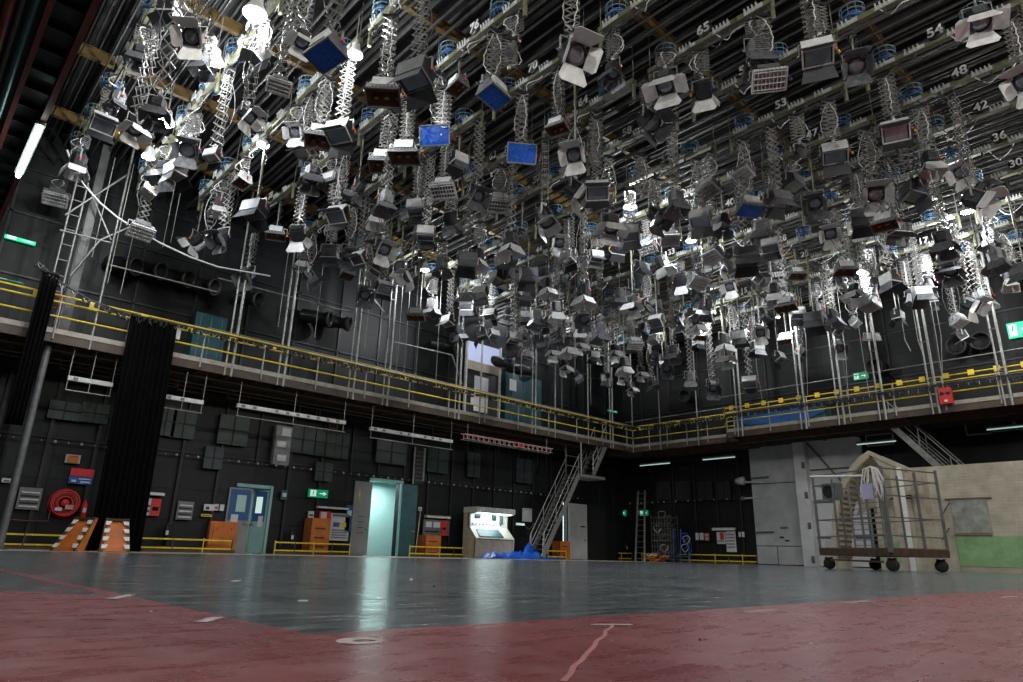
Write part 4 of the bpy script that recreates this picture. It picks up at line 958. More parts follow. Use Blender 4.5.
# green/cream piece seen through the cart
q0, q1 = AY(884, 560, 27.6), AY(912, 560, 27.6)
YS = 28.0
x0 = AY(908, 470, YS).x; x1 = 4.0; zt = 3.62
t = thing('brick_scenery_wall', 'beige brick scenery wall with green lower paint at the right', 'scenery wall', (0, YS, 0))
zg = AY(990, 536, YS).z; xg = AY(958, 550, YS).x
q = AY(878, 540, YS).x
MB().bb((q, .0, 0), (x0, .12, 2.5)).build('low_return', 'brick', t)
MB().bb((x0, 0, 0), (x1, .12, zt)).build('wall_face', 'brick', t)
MB().bb((xg, -.03, .18), (x1, 0, zg)).build('green_field', 'greenp', t)
MB().bb((q, -.03, .3), (x0-.2, 0, 1.0)).build('green_field', 'greenp', t)
MB().bb((xg, -.05, .0), (x1, 0, .16)).build('skirting', 'creamb', t)
a, b = AY(950, 500, YS), AY(993, 533, YS)
MB().bb((a.x, -.04, b.z), (b.x, 0, a.z)).build('patched_panel', mat('worn_grey_render', (.33, .34, .31), .7, 0, .4, 3), t)
MB().bb((a.x-.15, -.06, a.z), (b.x+.15, 0, a.z+.05)).build('lintel_strip', 'wood', t)
MB().bb((xg, -.06, zg), (xg+1.1, 0, zg+.05)).build('lintel_strip', 'wood', t)
for yy in (515, 540):
    u = AY(943, yy, YS); v = AY(950, yy-12, YS); MB().bar((u.x, -.08, u.z), (v.x, -.08, v.z), .03).build('stay_bar', 'steeld', t)
MB().bb((x0, -.04, 0), (x0+.6, 0, zt)).build('edge_panel', 'creamb', t)

# red fire box on right gallery rail
p = AY(946, 396, YG2-.17)
t = thing('fire_box', 'red equipment box on the right gallery rail', 'box', p)
MB().box((0, 0, 0), (.42, .18, .62)).build('case', 'red', t)
for x in (-.1, .1): MB(T(x, -.1, .1)).lathe([(0, -.02), (.07, -.02), (.07, .02), (0, .02)], 12, 'y').build('dial', 'black', t)
MB().box((0, -.1, -.2), (.1, .03, .08)).build('indicator', 'white', t)

# floor tape marks and debris
def tape(lb, x, y, w_, d_, rz=0, oval=False):
    p = AZ(x, y, 0); m = MB()
    if oval:
        n = 28; o = [(w_*math.cos(2*PI*k/n), d_*math.sin(2*PI*k/n), 0) for k in range(n)]; i_ = [(w_*.5*math.cos(2*PI*k/n)+.01, d_*.45*math.sin(2*PI*k/n), 0) for k in range(n)]
        for k in range(n): m.prism([o[k], o[(k+1) % n], i_[(k+1) % n], i_[k]], (0, 0, .0006))
    else: m.box((0, 0, .001), (w_, d_, .0006))
    o = m.build('floor_mark', 'tape'); o.location = (p.x, p.y, .0004); o.rotation_euler = (0, 0, rz); tag(o, lb, 'floor mark')
tape('worn white ring mark at the corner of dark floor', 360, 641, .055, .06, rad(40), True)
tape('white tape strip on red floor left of ring mark', 209, 620, .035, .15, rad(52))
tape('white tape strip on red floor nearest the left edge', 121, 597, .04, .26, rad(60))
tape('white tape strip on red border at the seam top', 612, 625, .03, .13, rad(-30))
tape('white tape strip on border edge right of the seam', 762, 611, .035, .25, rad(0))
tape('white tape strip on red border below the trolley', 857, 602, .04, .35, 0)
tape('white tape strip at the right edge of the border', 1009, 597, .04, .4, 0)
tape('short white tape strip on dark floor at the left', 145, 566, .05, .3, rad(10))
tape('short white tape strip on dark floor in the middle', 303, 601, .04, .1, rad(60))
tape('small white fleck of tape on dark floor left of centre', 236, 581, .05, .2, rad(60))
a, b = AZ(612, 626, 0), AZ(562, 682, 0)
pts = [a.lerp(b, k/12)+Vector((.004*math.sin(k*2.3), .004*math.cos(k*1.7), .001)) for k in range(13)]
m = MB()
for k in range(12): m.bar(pts[k], pts[k+1], .012, .001)
o = m.build('paint_seam', mat('pale_red_seam', (.42, .16, .16), .5), base=pts[0]); tag(o, 'pale seam line running through the red floor paint', 'floor mark')
for lb, x, y, m_, s in (('red scrap lying on the dark floor before trolley', 774, 577, 'red', .035), ('small white scrap on dark floor left of centre', 411, 580, 'white', .02), ('small black scrap beside the white one', 434, 587, 'rubber', .012), ('blue scrap on the dark floor right of centre', 600, 587, 'blue', .014), ('dark pebble of dirt on the red floor', 700, 641, 'rubber', .007), ('tiny pale crumb on the red floor right of pebble', 811, 644, 'white', .006), ('white crumb on red floor near the left', 151, 612, 'white', .006)):
    p = AZ(x, y, 0); m = MB()
    m.add([(s*R.uniform(.6, 1)*math.cos(k*PI/3), s*R.uniform(.5, .9)*math.sin(k*PI/3), 0) for k in range(6)]+[(0, 0, s*.8), (s*.3, s*.1, s*.6)], [(0, 1, 6), (1, 2, 6), (2, 3, 6), (3, 4, 6), (4, 5, 7), (5, 0, 7), (4, 7, 6), (0, 6, 7), (5, 4, 3, 2, 1, 0)])
    o = m.build('litter_scrap', m_); o.location = (p.x, p.y, .001); tag(o, lb, 'litter')

# ==================================================================== LIGHTING RIG
ZB = 11.8
rows = [11.87+1.93*k for k in range(-5, 10)]
cols = [-21.2+3.7*k for k in range(0, 8)]
# roof beams (ochre) across the bars
n = 0
for i, x in enumerate([-22.45, -18.75, -15.1, -11.35, -7.65, -3.95, -.2]):
    t = thing('roof_beam', f'ochre roof beam under the ceiling, {ordw[i]} from the left', 'beam', (x, 1.0, 12.62), 0, 'ochre roof beams')
    MB().bb((-.07, 0, 0), (.07, 31.9, .025)).build('bottom_flange', 'ochre', t)
    MB().bb((-.012, 0, .025), (.012, 31.9, .3)).build('web', 'ochre', t)
    MB().bb((-.07, 0, .3), (.07, 31.9, .325)).build('top_flange', 'ochre', t)

def text_mesh(s, size):
    cu = bpy.data.curves.new('txt', 'FONT'); cu.body = s; cu.size = size; cu.extrude = .008; cu.align_x = 'CENTER'; cu.align_y = 'CENTER'; cu.offset = .006
    ob = bpy.data.objects.new('txt', cu); C.objects.link(ob); dg = bpy.context.evaluated_depsgraph_get(); me = bpy.data.meshes.new_from_object(ob.evaluated_get(dg)); bpy.data.objects.remove(ob); bpy.data.curves.remove(cu)
    me.materials.clear(); me.materials.append(M['digit']); return me
# bar prototype
def make_bar(seed):
    rr = random.Random(seed); L = 1.62
    t = thing('lighting_bar', '', 'lighting bar')
    MB().box((0, 0, 0), (2*L, .15, .13)).build('trunking', 'green', t)
    MB().tube([(-L, 0, -.2), (L, 0, -.2)], .028, 8).build('barrel_tube', 'steeld', t)
    for x in (-L+.1, -.5, .6, L-.1): MB().bar((x, 0, -.22), (x, 0, -.05), .04, .06).build('tube_bracket', 'steeld', t)
    for g in range(4):
        s_ = MB(); x0 = -L+.25+g*.78+rr.uniform(-.08, .08); n5 = 0; s_.bb((x0-.04, -.085, -.05), (x0+.4, -.07, .06))
        for k in range(rr.randint(3, 5)): s_.bar((x0+k*.09, -.07, -.03), (x0+k*.09, -.12, .1), .03, .05)
        s_.build('socket_block', 'socket', t)
    for g in range(3):
        a = rr.uniform(-L, L-.9); b = a+rr.uniform(.4, .9); dp_ = rr.uniform(.15, .5)
        MB().tube([(a+(b-a)*k/8, -.06+.12*math.sin(k), -.05-dp_*math.sin(PI*k/8)) for k in range(9)], .014, 5).build('swagged_cable', ['black', 'steeld', 'light'][g], t)
    for x in (-L+.03, L-.03):
        MB().lathe([(.05, 0), (.05, .5), (.03, .55)], 8).build('end_drop', 'green', t).location = (x, .0, -.5)
        MB().tube([(x, 0, .05), (x, .0, 1.1)], .014, 5).build('lift_wire', 'steel', t)
    return t
barp = [make_bar(s) for s in range(4)]
def make_cage():
    t = thing('cable_basket', '', 'cable basket'); r = .26
    for z in (.0, .16, .3): MB().tube([(r*math.cos(a*PI/10), r*math.sin(a*PI/10), z) for a in range(20)], .014, 5, True).build('hoop', 'teal', t)
    w_ = MB()
    for a in range(10): w_.tube([(r*.55*math.cos(a*PI/5), r*.55*math.sin(a*PI/5), -.05), (r*math.cos(a*PI/5), r*math.sin(a*PI/5), .02), (r*math.cos(a*PI/5), r*math.sin(a*PI/5), .3)], .008, 4)
    w_.build('wires', 'teal', t)
    for k in range(4): MB().tube([(.17*math.cos(a*PI/8), .17*math.sin(a*PI/8), .03+.05*k+.01*math.sin(a)) for a in range(16)], .02, 5, True).build('coiled_cable', 'black' if k % 2 else 'blue', t)
    return t
cagep = make_cage()

# ---- pantograph hangers
def make_panto(L, n, w_=.15):
    t = thing('pantograph_hanger', '', 'pantograph')
    MB().box((0, 0, -.03), (.34, .2, .07)).build('top_carriage', 'dark', t)
    a_ = MB(); h = (L-.14)/n
    for s in (-.085, .085):
        for k in range(n):
            z0 = -.07-k*h; a_.bar((-w_, s, z0), (w_, s, z0-h), .01, .02).bar((w_, s+.014, z0), (-w_, s+.014, z0-h), .01, .02)
    for k in range(n+1):
        for x in (-w_, w_): a_.bar((x, -.1, -.07-k*h), (x, .1, -.07-k*h), .014)
    a_.build('scissor_arms', 'silver', t)
    sp = MB(); m = int(L/.035)
    sp.tube([(.05*math.cos(k*1.4), .05*math.sin(k*1.4), -.08-(L*.55)*k/m) for k in range(m)], .008, 4)
    sp.build('balance_spring', 'silver', t)
    cbm = MB(); cbm.tube([(.05, .12, 0)]+[(.06+.08*math.sin(k*2.1), .12+.03*math.cos(k*2.1), -L*k/10) for k in range(1, 11)], .014, 5)
    cbm.build('power_cable', 'black', t)
    rr = random.Random(n); cb2 = MB()
    for q in range(2): r_ = rr.uniform(.2, .34); c_ = rr.uniform(0, 6); cb2.tube([(r_*math.cos(c_)*math.sin(PI*k/10)+.02*math.sin(k*3), r_*math.sin(c_)*math.sin(PI*k/10), -L*.9*k/10-.12*math.sin(PI*k/10)) for k in range(11)], .011, 5)
    cb2.build('looped_cable', 'light' if n % 2 else 'steeld', t)
    MB().lathe([(.03, -.06), (.045, -.04), (.045, .05), (.03, .07)], 10).build('spigot', 'steel', t).location = (0, 0, -L)
    return t
PL = [(.55, 5, .19), (.8, 7, .18), (1.15, 9, .17), (1.6, 9, .15), (2.2, 10, .13), (2.9, 12, .12)]
pantos = [make_panto(*a) for a in PL]

tubes = thing('telescopic_hanger', '', 'hanger')
MB().tube([(0, 0, 0), (0, 0, -.6)], .032, 8).build('outer_tube', 'green', tubes)
MB().tube([(0, 0, -.55), (0, 0, -1)], .02, 8).build('inner_tube', 'steel', tubes)
MB().tube([(.06+.05*math.sin(k*1.9), .05*math.cos(k*1.3), -k/12) for k in range(13)], .012, 5).build('power_cable', 'black', tubes)
MB().box((0, 0, -.05), (.12, .12, .08)).build('clamp', 'dark', tubes)

# ---- luminaires (origin at the yoke spigot)
def plate(mb, pts, nrm, th=.01): return mb.prism(pts, Vector(nrm)*th)
def yoke(t, w_, d, m='steel'):
    y = MB(); y.bar((-w_, 0, -.06), (w_, 0, -.06), .05, .025); y.bar((-w_, 0, -.06), (-w_, 0, -d), .05, .02, (1, 0, 0)); y.bar((w_, 0, -.06), (w_, 0, -d), .05, .02, (1, 0, 0)); y.lathe([(.03, -.1), (.03, .02), (.015, .03)], 8)
    y.build('yoke', m, t)
    for s in (-1, 1): MB(T(s*(w_+.02), 0, -d)).lathe([(0, -.03), (.035, -.03), (.035, .03), (0, .03)], 8, 'x').build('tilt_knob', 'red' if s > 0 else 'silver', t)
def tails(t, w_, d, cup='red'):
    c = MB(); c.tube([(-w_*.6, .15, -d+.05), (-w_*.9, .22, -d*.5), (-w_*.4, .2, -.1), (.0, .1, .02)], .016, 5); c.tube([(w_*.5, .12, -d), (w_*.8, .25, -d-.2), (w_*.3, .3, -d-.25), (0, .2, -d)], .012, 5)
    c.build('power_cable', 'black', t)
    MB(T(w_+.08, -.02, -d-.05) @ RX(.3)).lathe([(.012, .0), (.035, -.07), (.03, -.07)], 8).build('pole_cup', cup, t)
def make_fresnel(tilt, opens, body='dark', flap='flap', s=1.0, cup='red', lit=False):
    t = thing('fresnel_spotlight', '', 'spotlight'); d = .42*s; yoke(t, .3*s, d)
    B = T(0, 0, -d) @ RX(rad(tilt)) @ Matrix.Scale(s, 4)
    # front looks along -y when tilt = 0, positive tilt aims down
    m = MB(B); o = [(.13, .24), (.24, .13), (.24, -.13), (.13, -.24), (-.13, -.24), (-.24, -.13), (-.24, .13), (-.13, .24)]
    m.prism([(a, -.2, b) for a, b in o], (0, .36, 0)); m.prism([(a*.8, .16, b*.8) for a, b in o], (0, .1, 0)); m.build('housing', body, t)
    f_ = MB(B)
    for k in range(5): f_.box((0, -.14+k*.065, .25), (.26, .02, .05))
    f_.build('vent_fins', 'grey', t)
    rg = MB(B).lathe([(.2, -.2), (.235, -.2), (.235, -.26), (.2, -.26), (.2, -.2)], 20, 'y', False).build('front_ring', body, t)
    MB(B).lathe([(.2, -.225), (.17, -.245), (.1, -.258), (0, -.262)], 20, 'y').build('lens', 'bulb' if lit else 'glassd', rg)
    fr = MB(B)
    for q in (-1, 1): fr.box((0, -.27, q*.245), (.5, .02, .03)).box((q*.245, -.27, 0), (.03, .02, .5))
    fo = fr.build('door_frame', flap, t)
    for i, an in enumerate(opens):
        if an is None: continue
        a_ = rad(an); r_ = Matrix.Rotation(i*PI/2, 4, 'Y'); L = .4 if i % 2 == 0 else .32; wo = .36 if i % 2 == 0 else .27
        pm = MB(B @ r_); p = [(-.24, -.28, .25), (.24, -.28, .25), (wo, -.28-L*.75*math.cos(a_), .25+L*.75*math.sin(a_)), (wo*.8, -.28-L*math.cos(a_), .25+L*math.sin(a_)), (-wo*.8, -.28-L*math.cos(a_), .25+L*math.sin(a_)), (-wo, -.28-L*.75*math.cos(a_), .25+L*.75*math.sin(a_))]
        pm.prism(p, Vector((0, -math.sin(a_), -math.cos(a_)))*-.01); pm.build('barn_door', flap, fo)
    tails(t, .3*s, d, cup)
    return t
def make_soft(tilt, s=1.0, inner='brown', grille=True, top='light', cup='red', gel=None):
    t = thing('softlight', '', 'softlight'); d = .3*s; yoke(t, .43*s, d)
    B = T(0, 0, -d) @ RX(rad(tilt)) @ Matrix.Scale(s, 4); W_, Hh = .4, .27
    m = MB(B)
    bk = [(-.26, .22, -.16), (.26, .22, -.16), (.26, .22, .16), (-.26, .22, .16)]; ft = [(-W_, -.18, -Hh), (W_, -.18, -Hh), (W_, -.18, Hh), (-W_, -.18, Hh)]
    for i in range(4):
        j = (i+1) % 4; q = [Vector(ft[i]), Vector(ft[j]), Vector(bk[j]), Vector(bk[i])]; n_ = (q[1]-q[0]).cross(q[3]-q[0]).normalized()
        m.prism(q, n_*-.015)
    m.prism([Vector(p) for p in bk], (0, .015, 0)); m.build('housing', 'grey', t)
    MB(B).prism([(-.25, .19, -.15), (.25, .19, -.15), (.25, .19, .15), (-.25, .19, .15)], (0, .015, 0)).build('reflector', inner, t)
    b2 = MB(B)
    for sg in (-1, 1): b2.prism([(sg*(W_-.02), -.17, -Hh+.02), (sg*(W_-.02), -.17, Hh-.02), (sg*.25, .19, .15), (sg*.25, .19, -.15)], (-sg*.006, 0, 0))
    b2.prism([(-W_+.02, -.17, -Hh+.025), (W_-.02, -.17, -Hh+.025), (.25, .19, -.15), (-.25, .19, -.15)], (0, 0, .006)); b2.build('inner_lining', inner, t)
    MB(B).box((0, .05, Hh*.92), (.5, .26, .1)).build('top_cover', top, t)
    vr = MB(B)
    for sg in (-1, 1):
        for k in range(9): x = -.32+k*.08; vr.bar((x*1.15, -.15, sg*(Hh+.005)), (x*.72, .2, sg*.175), .014, .03)
    vr.build('vent_rib', 'light', t)
    if gel:
        MB(B).box((0, -.2, 0), (2*W_-.03, .01, 2*Hh-.03)).build('colour_gel', gel, t)
    elif grille:
        g_ = MB(B)
        for k in range(9): g_.box((-W_+.04+k*(2*W_-.08)/8, -.21, 0), (.008, .07, 2*Hh-.04))
        for k in range(4): g_.box((0, -.21, -Hh+.06+k*(2*Hh-.12)/3), (2*W_-.04, .07, .008))
        g_.build('egg_crate_grille', 'light', t)
    else:
        for k in range(3): MB(B).tube([(-.25+k*.25, .02, -.18), (-.15+k*.25, .02, -.18)], .03, 8).build('lamp_capsule', 'creamb', t)
    fr = MB(B)
    for q in (-1, 1): fr.box((0, -.2, q*Hh), (2*W_+.03, .04, .03)).box((q*W_, -.2, 0), (.03, .04, 2*Hh+.03))
    fr.build('front_frame', 'light' if grille else 'grey', t)
    tails(t, .43*s, d, cup); return t
def make_flood(tilt, s=1.0, top='light', cup='yellow', opens=(35, 35)):
    t = thing('floodlight', '', 'floodlight'); d = .36*s; yoke(t, .36*s, d)
    B = T(0, 0, -d) @ RX(rad(tilt)) @ Matrix.Scale(s, 4)
    m = MB(B); m.prism([(-.3, -.2, -.2), (-.3, -.2, .2), (-.3, .12, .24), (-.3, .26, .1), (-.3, .26, -.14), (-.3, .1, -.22)], (.6, 0, 0)); m.build('housing', 'dark', t)
    MB(B).prism([(-.32, -.21, .21), (-.32, .12, .255), (-.32, .14, .285), (-.32, -.21, .24)], (.64, 0, 0)).build('top_cover', top, t)
    fr = MB(B)
    for q in (-1, 1): fr.box((0, -.22, q*.2), (.64, .04, .03)).box((q*.31, -.22, 0), (.03, .04, .42))
    fo = fr.build('front_frame', top, t); MB(B).box((0, -.205, 0), (.52, .012, .34)).build('glass', 'glassd', fo)
    for q, an in zip((1, -1), opens):
        a_ = rad(an); L = .34
        MB(B).prism([(-.3, -.24, q*.21), (.3, -.24, q*.21), (.38, -.24-L*math.cos(a_), q*(.21+L*math.sin(a_))), (-.38, -.24-L*math.cos(a_), q*(.21+L*math.sin(a_)))], (0, .008, q*.008)).build('barn_door', 'flap' if q > 0 else 'dark', fo)
    k_ = MB(B)
    for k in range(6): k_.box((-.2+k*.08, .27, 0), (.015, .03, .2))
    k_.build('rear_fins', 'grey', t)
    tails(t, .36*s, d, cup); return t
def make_profile(tilt, s=1.0):
    t = thing('profile_spotlight', '', 'spotlight'); d = .32*s; yoke(t, .2*s, d)
    B = T(0, 0, -d) @ RX(rad(tilt)) @ Matrix.Scale(s, 4)
    MB(B).box((0, .2, 0), (.26, .3, .26)).build('lamp_house', 'dark', t)
    lt = MB(B).lathe([(.1, .08), (.11, -.4), (.13, -.42), (.13, -.5), (.11, -.5), (.1, -.42)], 16, 'y', False).build('lens_tube', 'grey', t)
    MB(B).lathe([(.11, -.46), (0, -.48)], 16, 'y').build('lens', 'glassd', lt)
    MB(B).box((0, -.52, 0), (.3, .012, .3)).build('colour_frame', 'flap', t)
    tails(t, .22*s, d, 'white'); return t
fres = [make_fresnel(62, (25, 30, 20, 35)), make_fresnel(75, (15, 40, 25, 30), cup='white'), make_fresnel(85, (20, 30, 45, 25), 'grey'), make_fresnel(50, (40, 20, 30, 25), cup='blue'),
        make_fresnel(88, (25, 30, 25, 30), 'dark', 'light'), make_fresnel(40, (35, 30, 55, 30), 'dark', 'light', cup='yellow'), make_fresnel(65, (10, 75, 15, 70), flap='light')]
softs = [make_soft(75, 1, 'brown', False), make_soft(62, 1.0, 'brown', True, 'light', 'yellow'), make_soft(80, 1.05, 'brown', False), make_soft(55, .95, 'light', True, 'grey', 'blue')]
floods = [make_flood(62), make_flood(85, 1.0, 'light', 'red', (10, 40)), make_flood(70, .95, 'light', 'white', (30, 20)), make_flood(72, 1.1, 'grey', 'blue', (15, 40)), make_flood(48, 1.0, 'light', 'yellow', (35, 15))]
profs = [make_profile(45), make_profile(65, 1.1)]
gels = [make_soft(18, 1.0, 'light', False, 'light', 'red', 'gel'), make_soft(75, .95, 'light', False, 'light', 'blue', 'gel')]
desc = {'fresnel_spotlight': 'spotlight with open barn doors', 'softlight': 'square softlight', 'floodlight': 'boxy floodlight', 'profile_spotlight': 'slim profile spotlight'}
sites = []; placed = []   # pixel spots of luminaires

def hang(proto, p, pan, label, catg, group, barz=ZB-.25, big=0):
    """hang a luminaire at p (yoke spigot) below a bar at barz with the fitting pantograph"""
    gap = barz-p[2]
    best = min(range(len(PL)), key=lambda i: abs(PL[i][0]-gap)); L = PL[best][0]
    p = Vector(p); o = cloneto(proto, used, p, pan, label, catg, group); sc_ = (R.uniform(.74, .88) if math.hypot(p.x, p.y) > 17.5 or p.y > 10 else R.uniform(.6, .72)) if not big else big; o.scale = (sc_,)*3
    h = None
    if gap > .25 and not big and R.random() < .35:
        h = cloneto(tubes, used, (p.x, p.y, barz), pan, label.split(',')[0], 'hanger', 'plain telescopic hangers'); h.scale = (1, 1, gap-.03); h['arm'] = 1
    elif gap > .25:
        h = cloneto(pantos[best], used, (p.x, p.y, barz), pan+rad(R.uniform(-30, 30)), label.split(',')[0], 'pantograph', 'pantograph hangers'); h.scale = (1, 1, (gap-.03)/L)
    return o, h, p
# silhouette under which nothing hangs (photo pixels)
SIL = [(-60, 190), (60, 200), (130, 240), (200, 262), (250, 285), (330, 290), (400, 315), (450, 345), (520, 365), (600, 385), (640, 398), (700, 398), (760, 375), (850, 352), (930, 345), (1080, 350)]
def sil(x):
    for (a, b), (c, d) in zip(SIL, SIL[1:]):
        if a <= x <= c: return b+(d-b)*(x-a)/(c-a)
    return 200

# bars, number plates, baskets
barlist = []
for ri, y in enumerate(rows):
    for ci, x in enumerate(cols):
        num = (5-ri)*6+61+ci if ri <= 15 else 0
        num = 61-(ri-5)*6+ci
        if num <= 0 or ci > 5: num = None if ci > 5 or num <= 0 else num
        c = Vector((x, y, ZB))
        if not (inview(c, 20) or inview(c+Vector((-1.6, 0, 0)), 5) or inview(c+Vector((1.6, 0, 0)), 5)): continue
        nm = f'bar {num}' if num else f'the end bar of row {ri+1}'
        barlist.append((ri, ci, x, y, num, nm))
        jz = R.uniform(-.03, .03)
        cloneto(barp[R.randrange(4)], used, (x, y, ZB+jz), 0, f'grey-green socket lighting bar under the ceiling, {"numbered "+str(num) if num else nm}', 'lighting bar', 'lighting bars')
        if num:
            t = thing('number_plate', f'dark plate with white number {num} above its lighting bar', 'number plate', (x, y-.1, ZB+.2), 0, 'bar number plates')
            MB().lathe([(0, -.015), (.2, -.015), (.2, .015), (0, .015)], 20, 'y').build('disc', 'plate', t); dk = t.children[0]
            me = text_mesh(str(num), .34); o = bpy.data.objects.new('digits', me); C.objects.link(o); o.parent = dk; o.location = (0, -.03, 0); o.rotation_euler = (PI/2, 0, 0)
        for kx, side in ((-1.15, 'left'), (.75, 'right')):
            if side == 'right' and (ri+ci) % 2: continue
            q = Vector((x+kx, y+.05, ZB+.12))
            if inview(q, 5): cloneto(cagep, used, q, R.random()*6, f'round wire basket of coiled cable on the {side} of {nm}', 'cable basket', 'cable baskets on the bars')
print('bars', len(barlist))

# lit working lamps
def make_work():
    t = thing('working_lamp', '', 'lamp')
    MB().lathe([(.05, .35), (.09, .3), (.1, .18), (.17, .06), (.19, 0), (.18, -.01), (.15, .06), (.06, .16)], 18, cap=False).build('reflector', 'light', t)
    MB().lathe([(0, -.08), (.07, -.06), (.1, -.01), (.07, .05), (0, .08)], 14).build('bulb', 'bulb', t)
    MB().tube([(0, 0, .33), (0, 0, 1.2)], .014, 5).build('drop_rod', 'steel', t)
    return t
wp = make_work()
def plight(p, e, r=.12, col=(.93, .97, 1)):
    l = bpy.data.lights.new('working_light', 'POINT'); l.energy = e; l.shadow_soft_size = r; l.color = col
    o = bpy.data.objects.new('working_light', l); C.objects.link(o); o.location = p
LIT = [(255, 14, 1.0), (215, 62, .7), (166, 123, .6), (263, 145, .5), (355, 55, .5), (148, 157, .4), (630, 207, 1), (691, 241, .8), (478, 288, 1), (425, 270, .7), (967, 212, 1), (950, 247, 1), (860, 272, 1)]
WE = 270
for k, (x, y, s) in enumerate(LIT):
    p = AZ(x, y, 11.35 if x > 200 else 11.2)
    o = cloneto(wp, used, p, 0, ['brightest round working lamp glaring at the top left', 'lit working lamp under the white-flapped spotlight', 'lit working lamp at left beside dark spotlights', 'small lit working lamp left of the egg-crate softlights', 'small lit lamp beside the blue-flapped spotlight', 'faint lit working lamp near the left edge of rig', 'star-bright working lamp in the centre of the rig', 'lit working lamp right of the central starry one', 'star-bright working lamp above the lit gallery window', 'lit working lamp just left of the window star', 'upper lit working lamp of the close right pair', 'lower lit working lamp of the close right pair', 'lone lit working lamp left of the right pair'][k], 'lamp', 'working lamps')
    b_ = {0: 1.4, 1: 1.1, 2: 1.2, 6: 1.2, 8: 1.2}.get(k, 1.0); o.scale = (b_, b_, b_)
    plight(p+Vector((0, 0, -.35)), WE*s, .1)
for k, (x, y, Yw) in enumerate([(712, 312, 27.0), (642, 329, 28.2), (778, 317, 28.2), (560, 318, 26.5), (530, 300, 23.5)]):
    p = AY(x, y, Yw)
    o = cloneto(wp, used, p, 0, ['small lit working lamp low in the rig above the back gallery', 'small lit working lamp deep in the corner of the rig', 'small lit working lamp low right of the corner', 'small lit working lamp left of the corner above stair', 'small lit working lamp right of the lit booth window'][k], 'lamp', 'working lamps')
    o.scale = (.5, .5, .8); plight(p+Vector((0, 0, -.25)), WE*.55, .08)
# added unseen lamps behind and beside the camera, lighting the lower room
for k, (x, y) in enumerate([(-1, 1.5), (3, 6), (5, 12), (4.5, 19), (3, 26), (-7, -2.5)]):
    cloneto(wp, used, (x, y, 11.4), 0, f'added unseen lamp over the near right floor, {ordw[k]} of its own row', 'lamp', 'working lamps')
    plight((x, y, 11.1), WE*2.2, .1, (1, .97, .91))

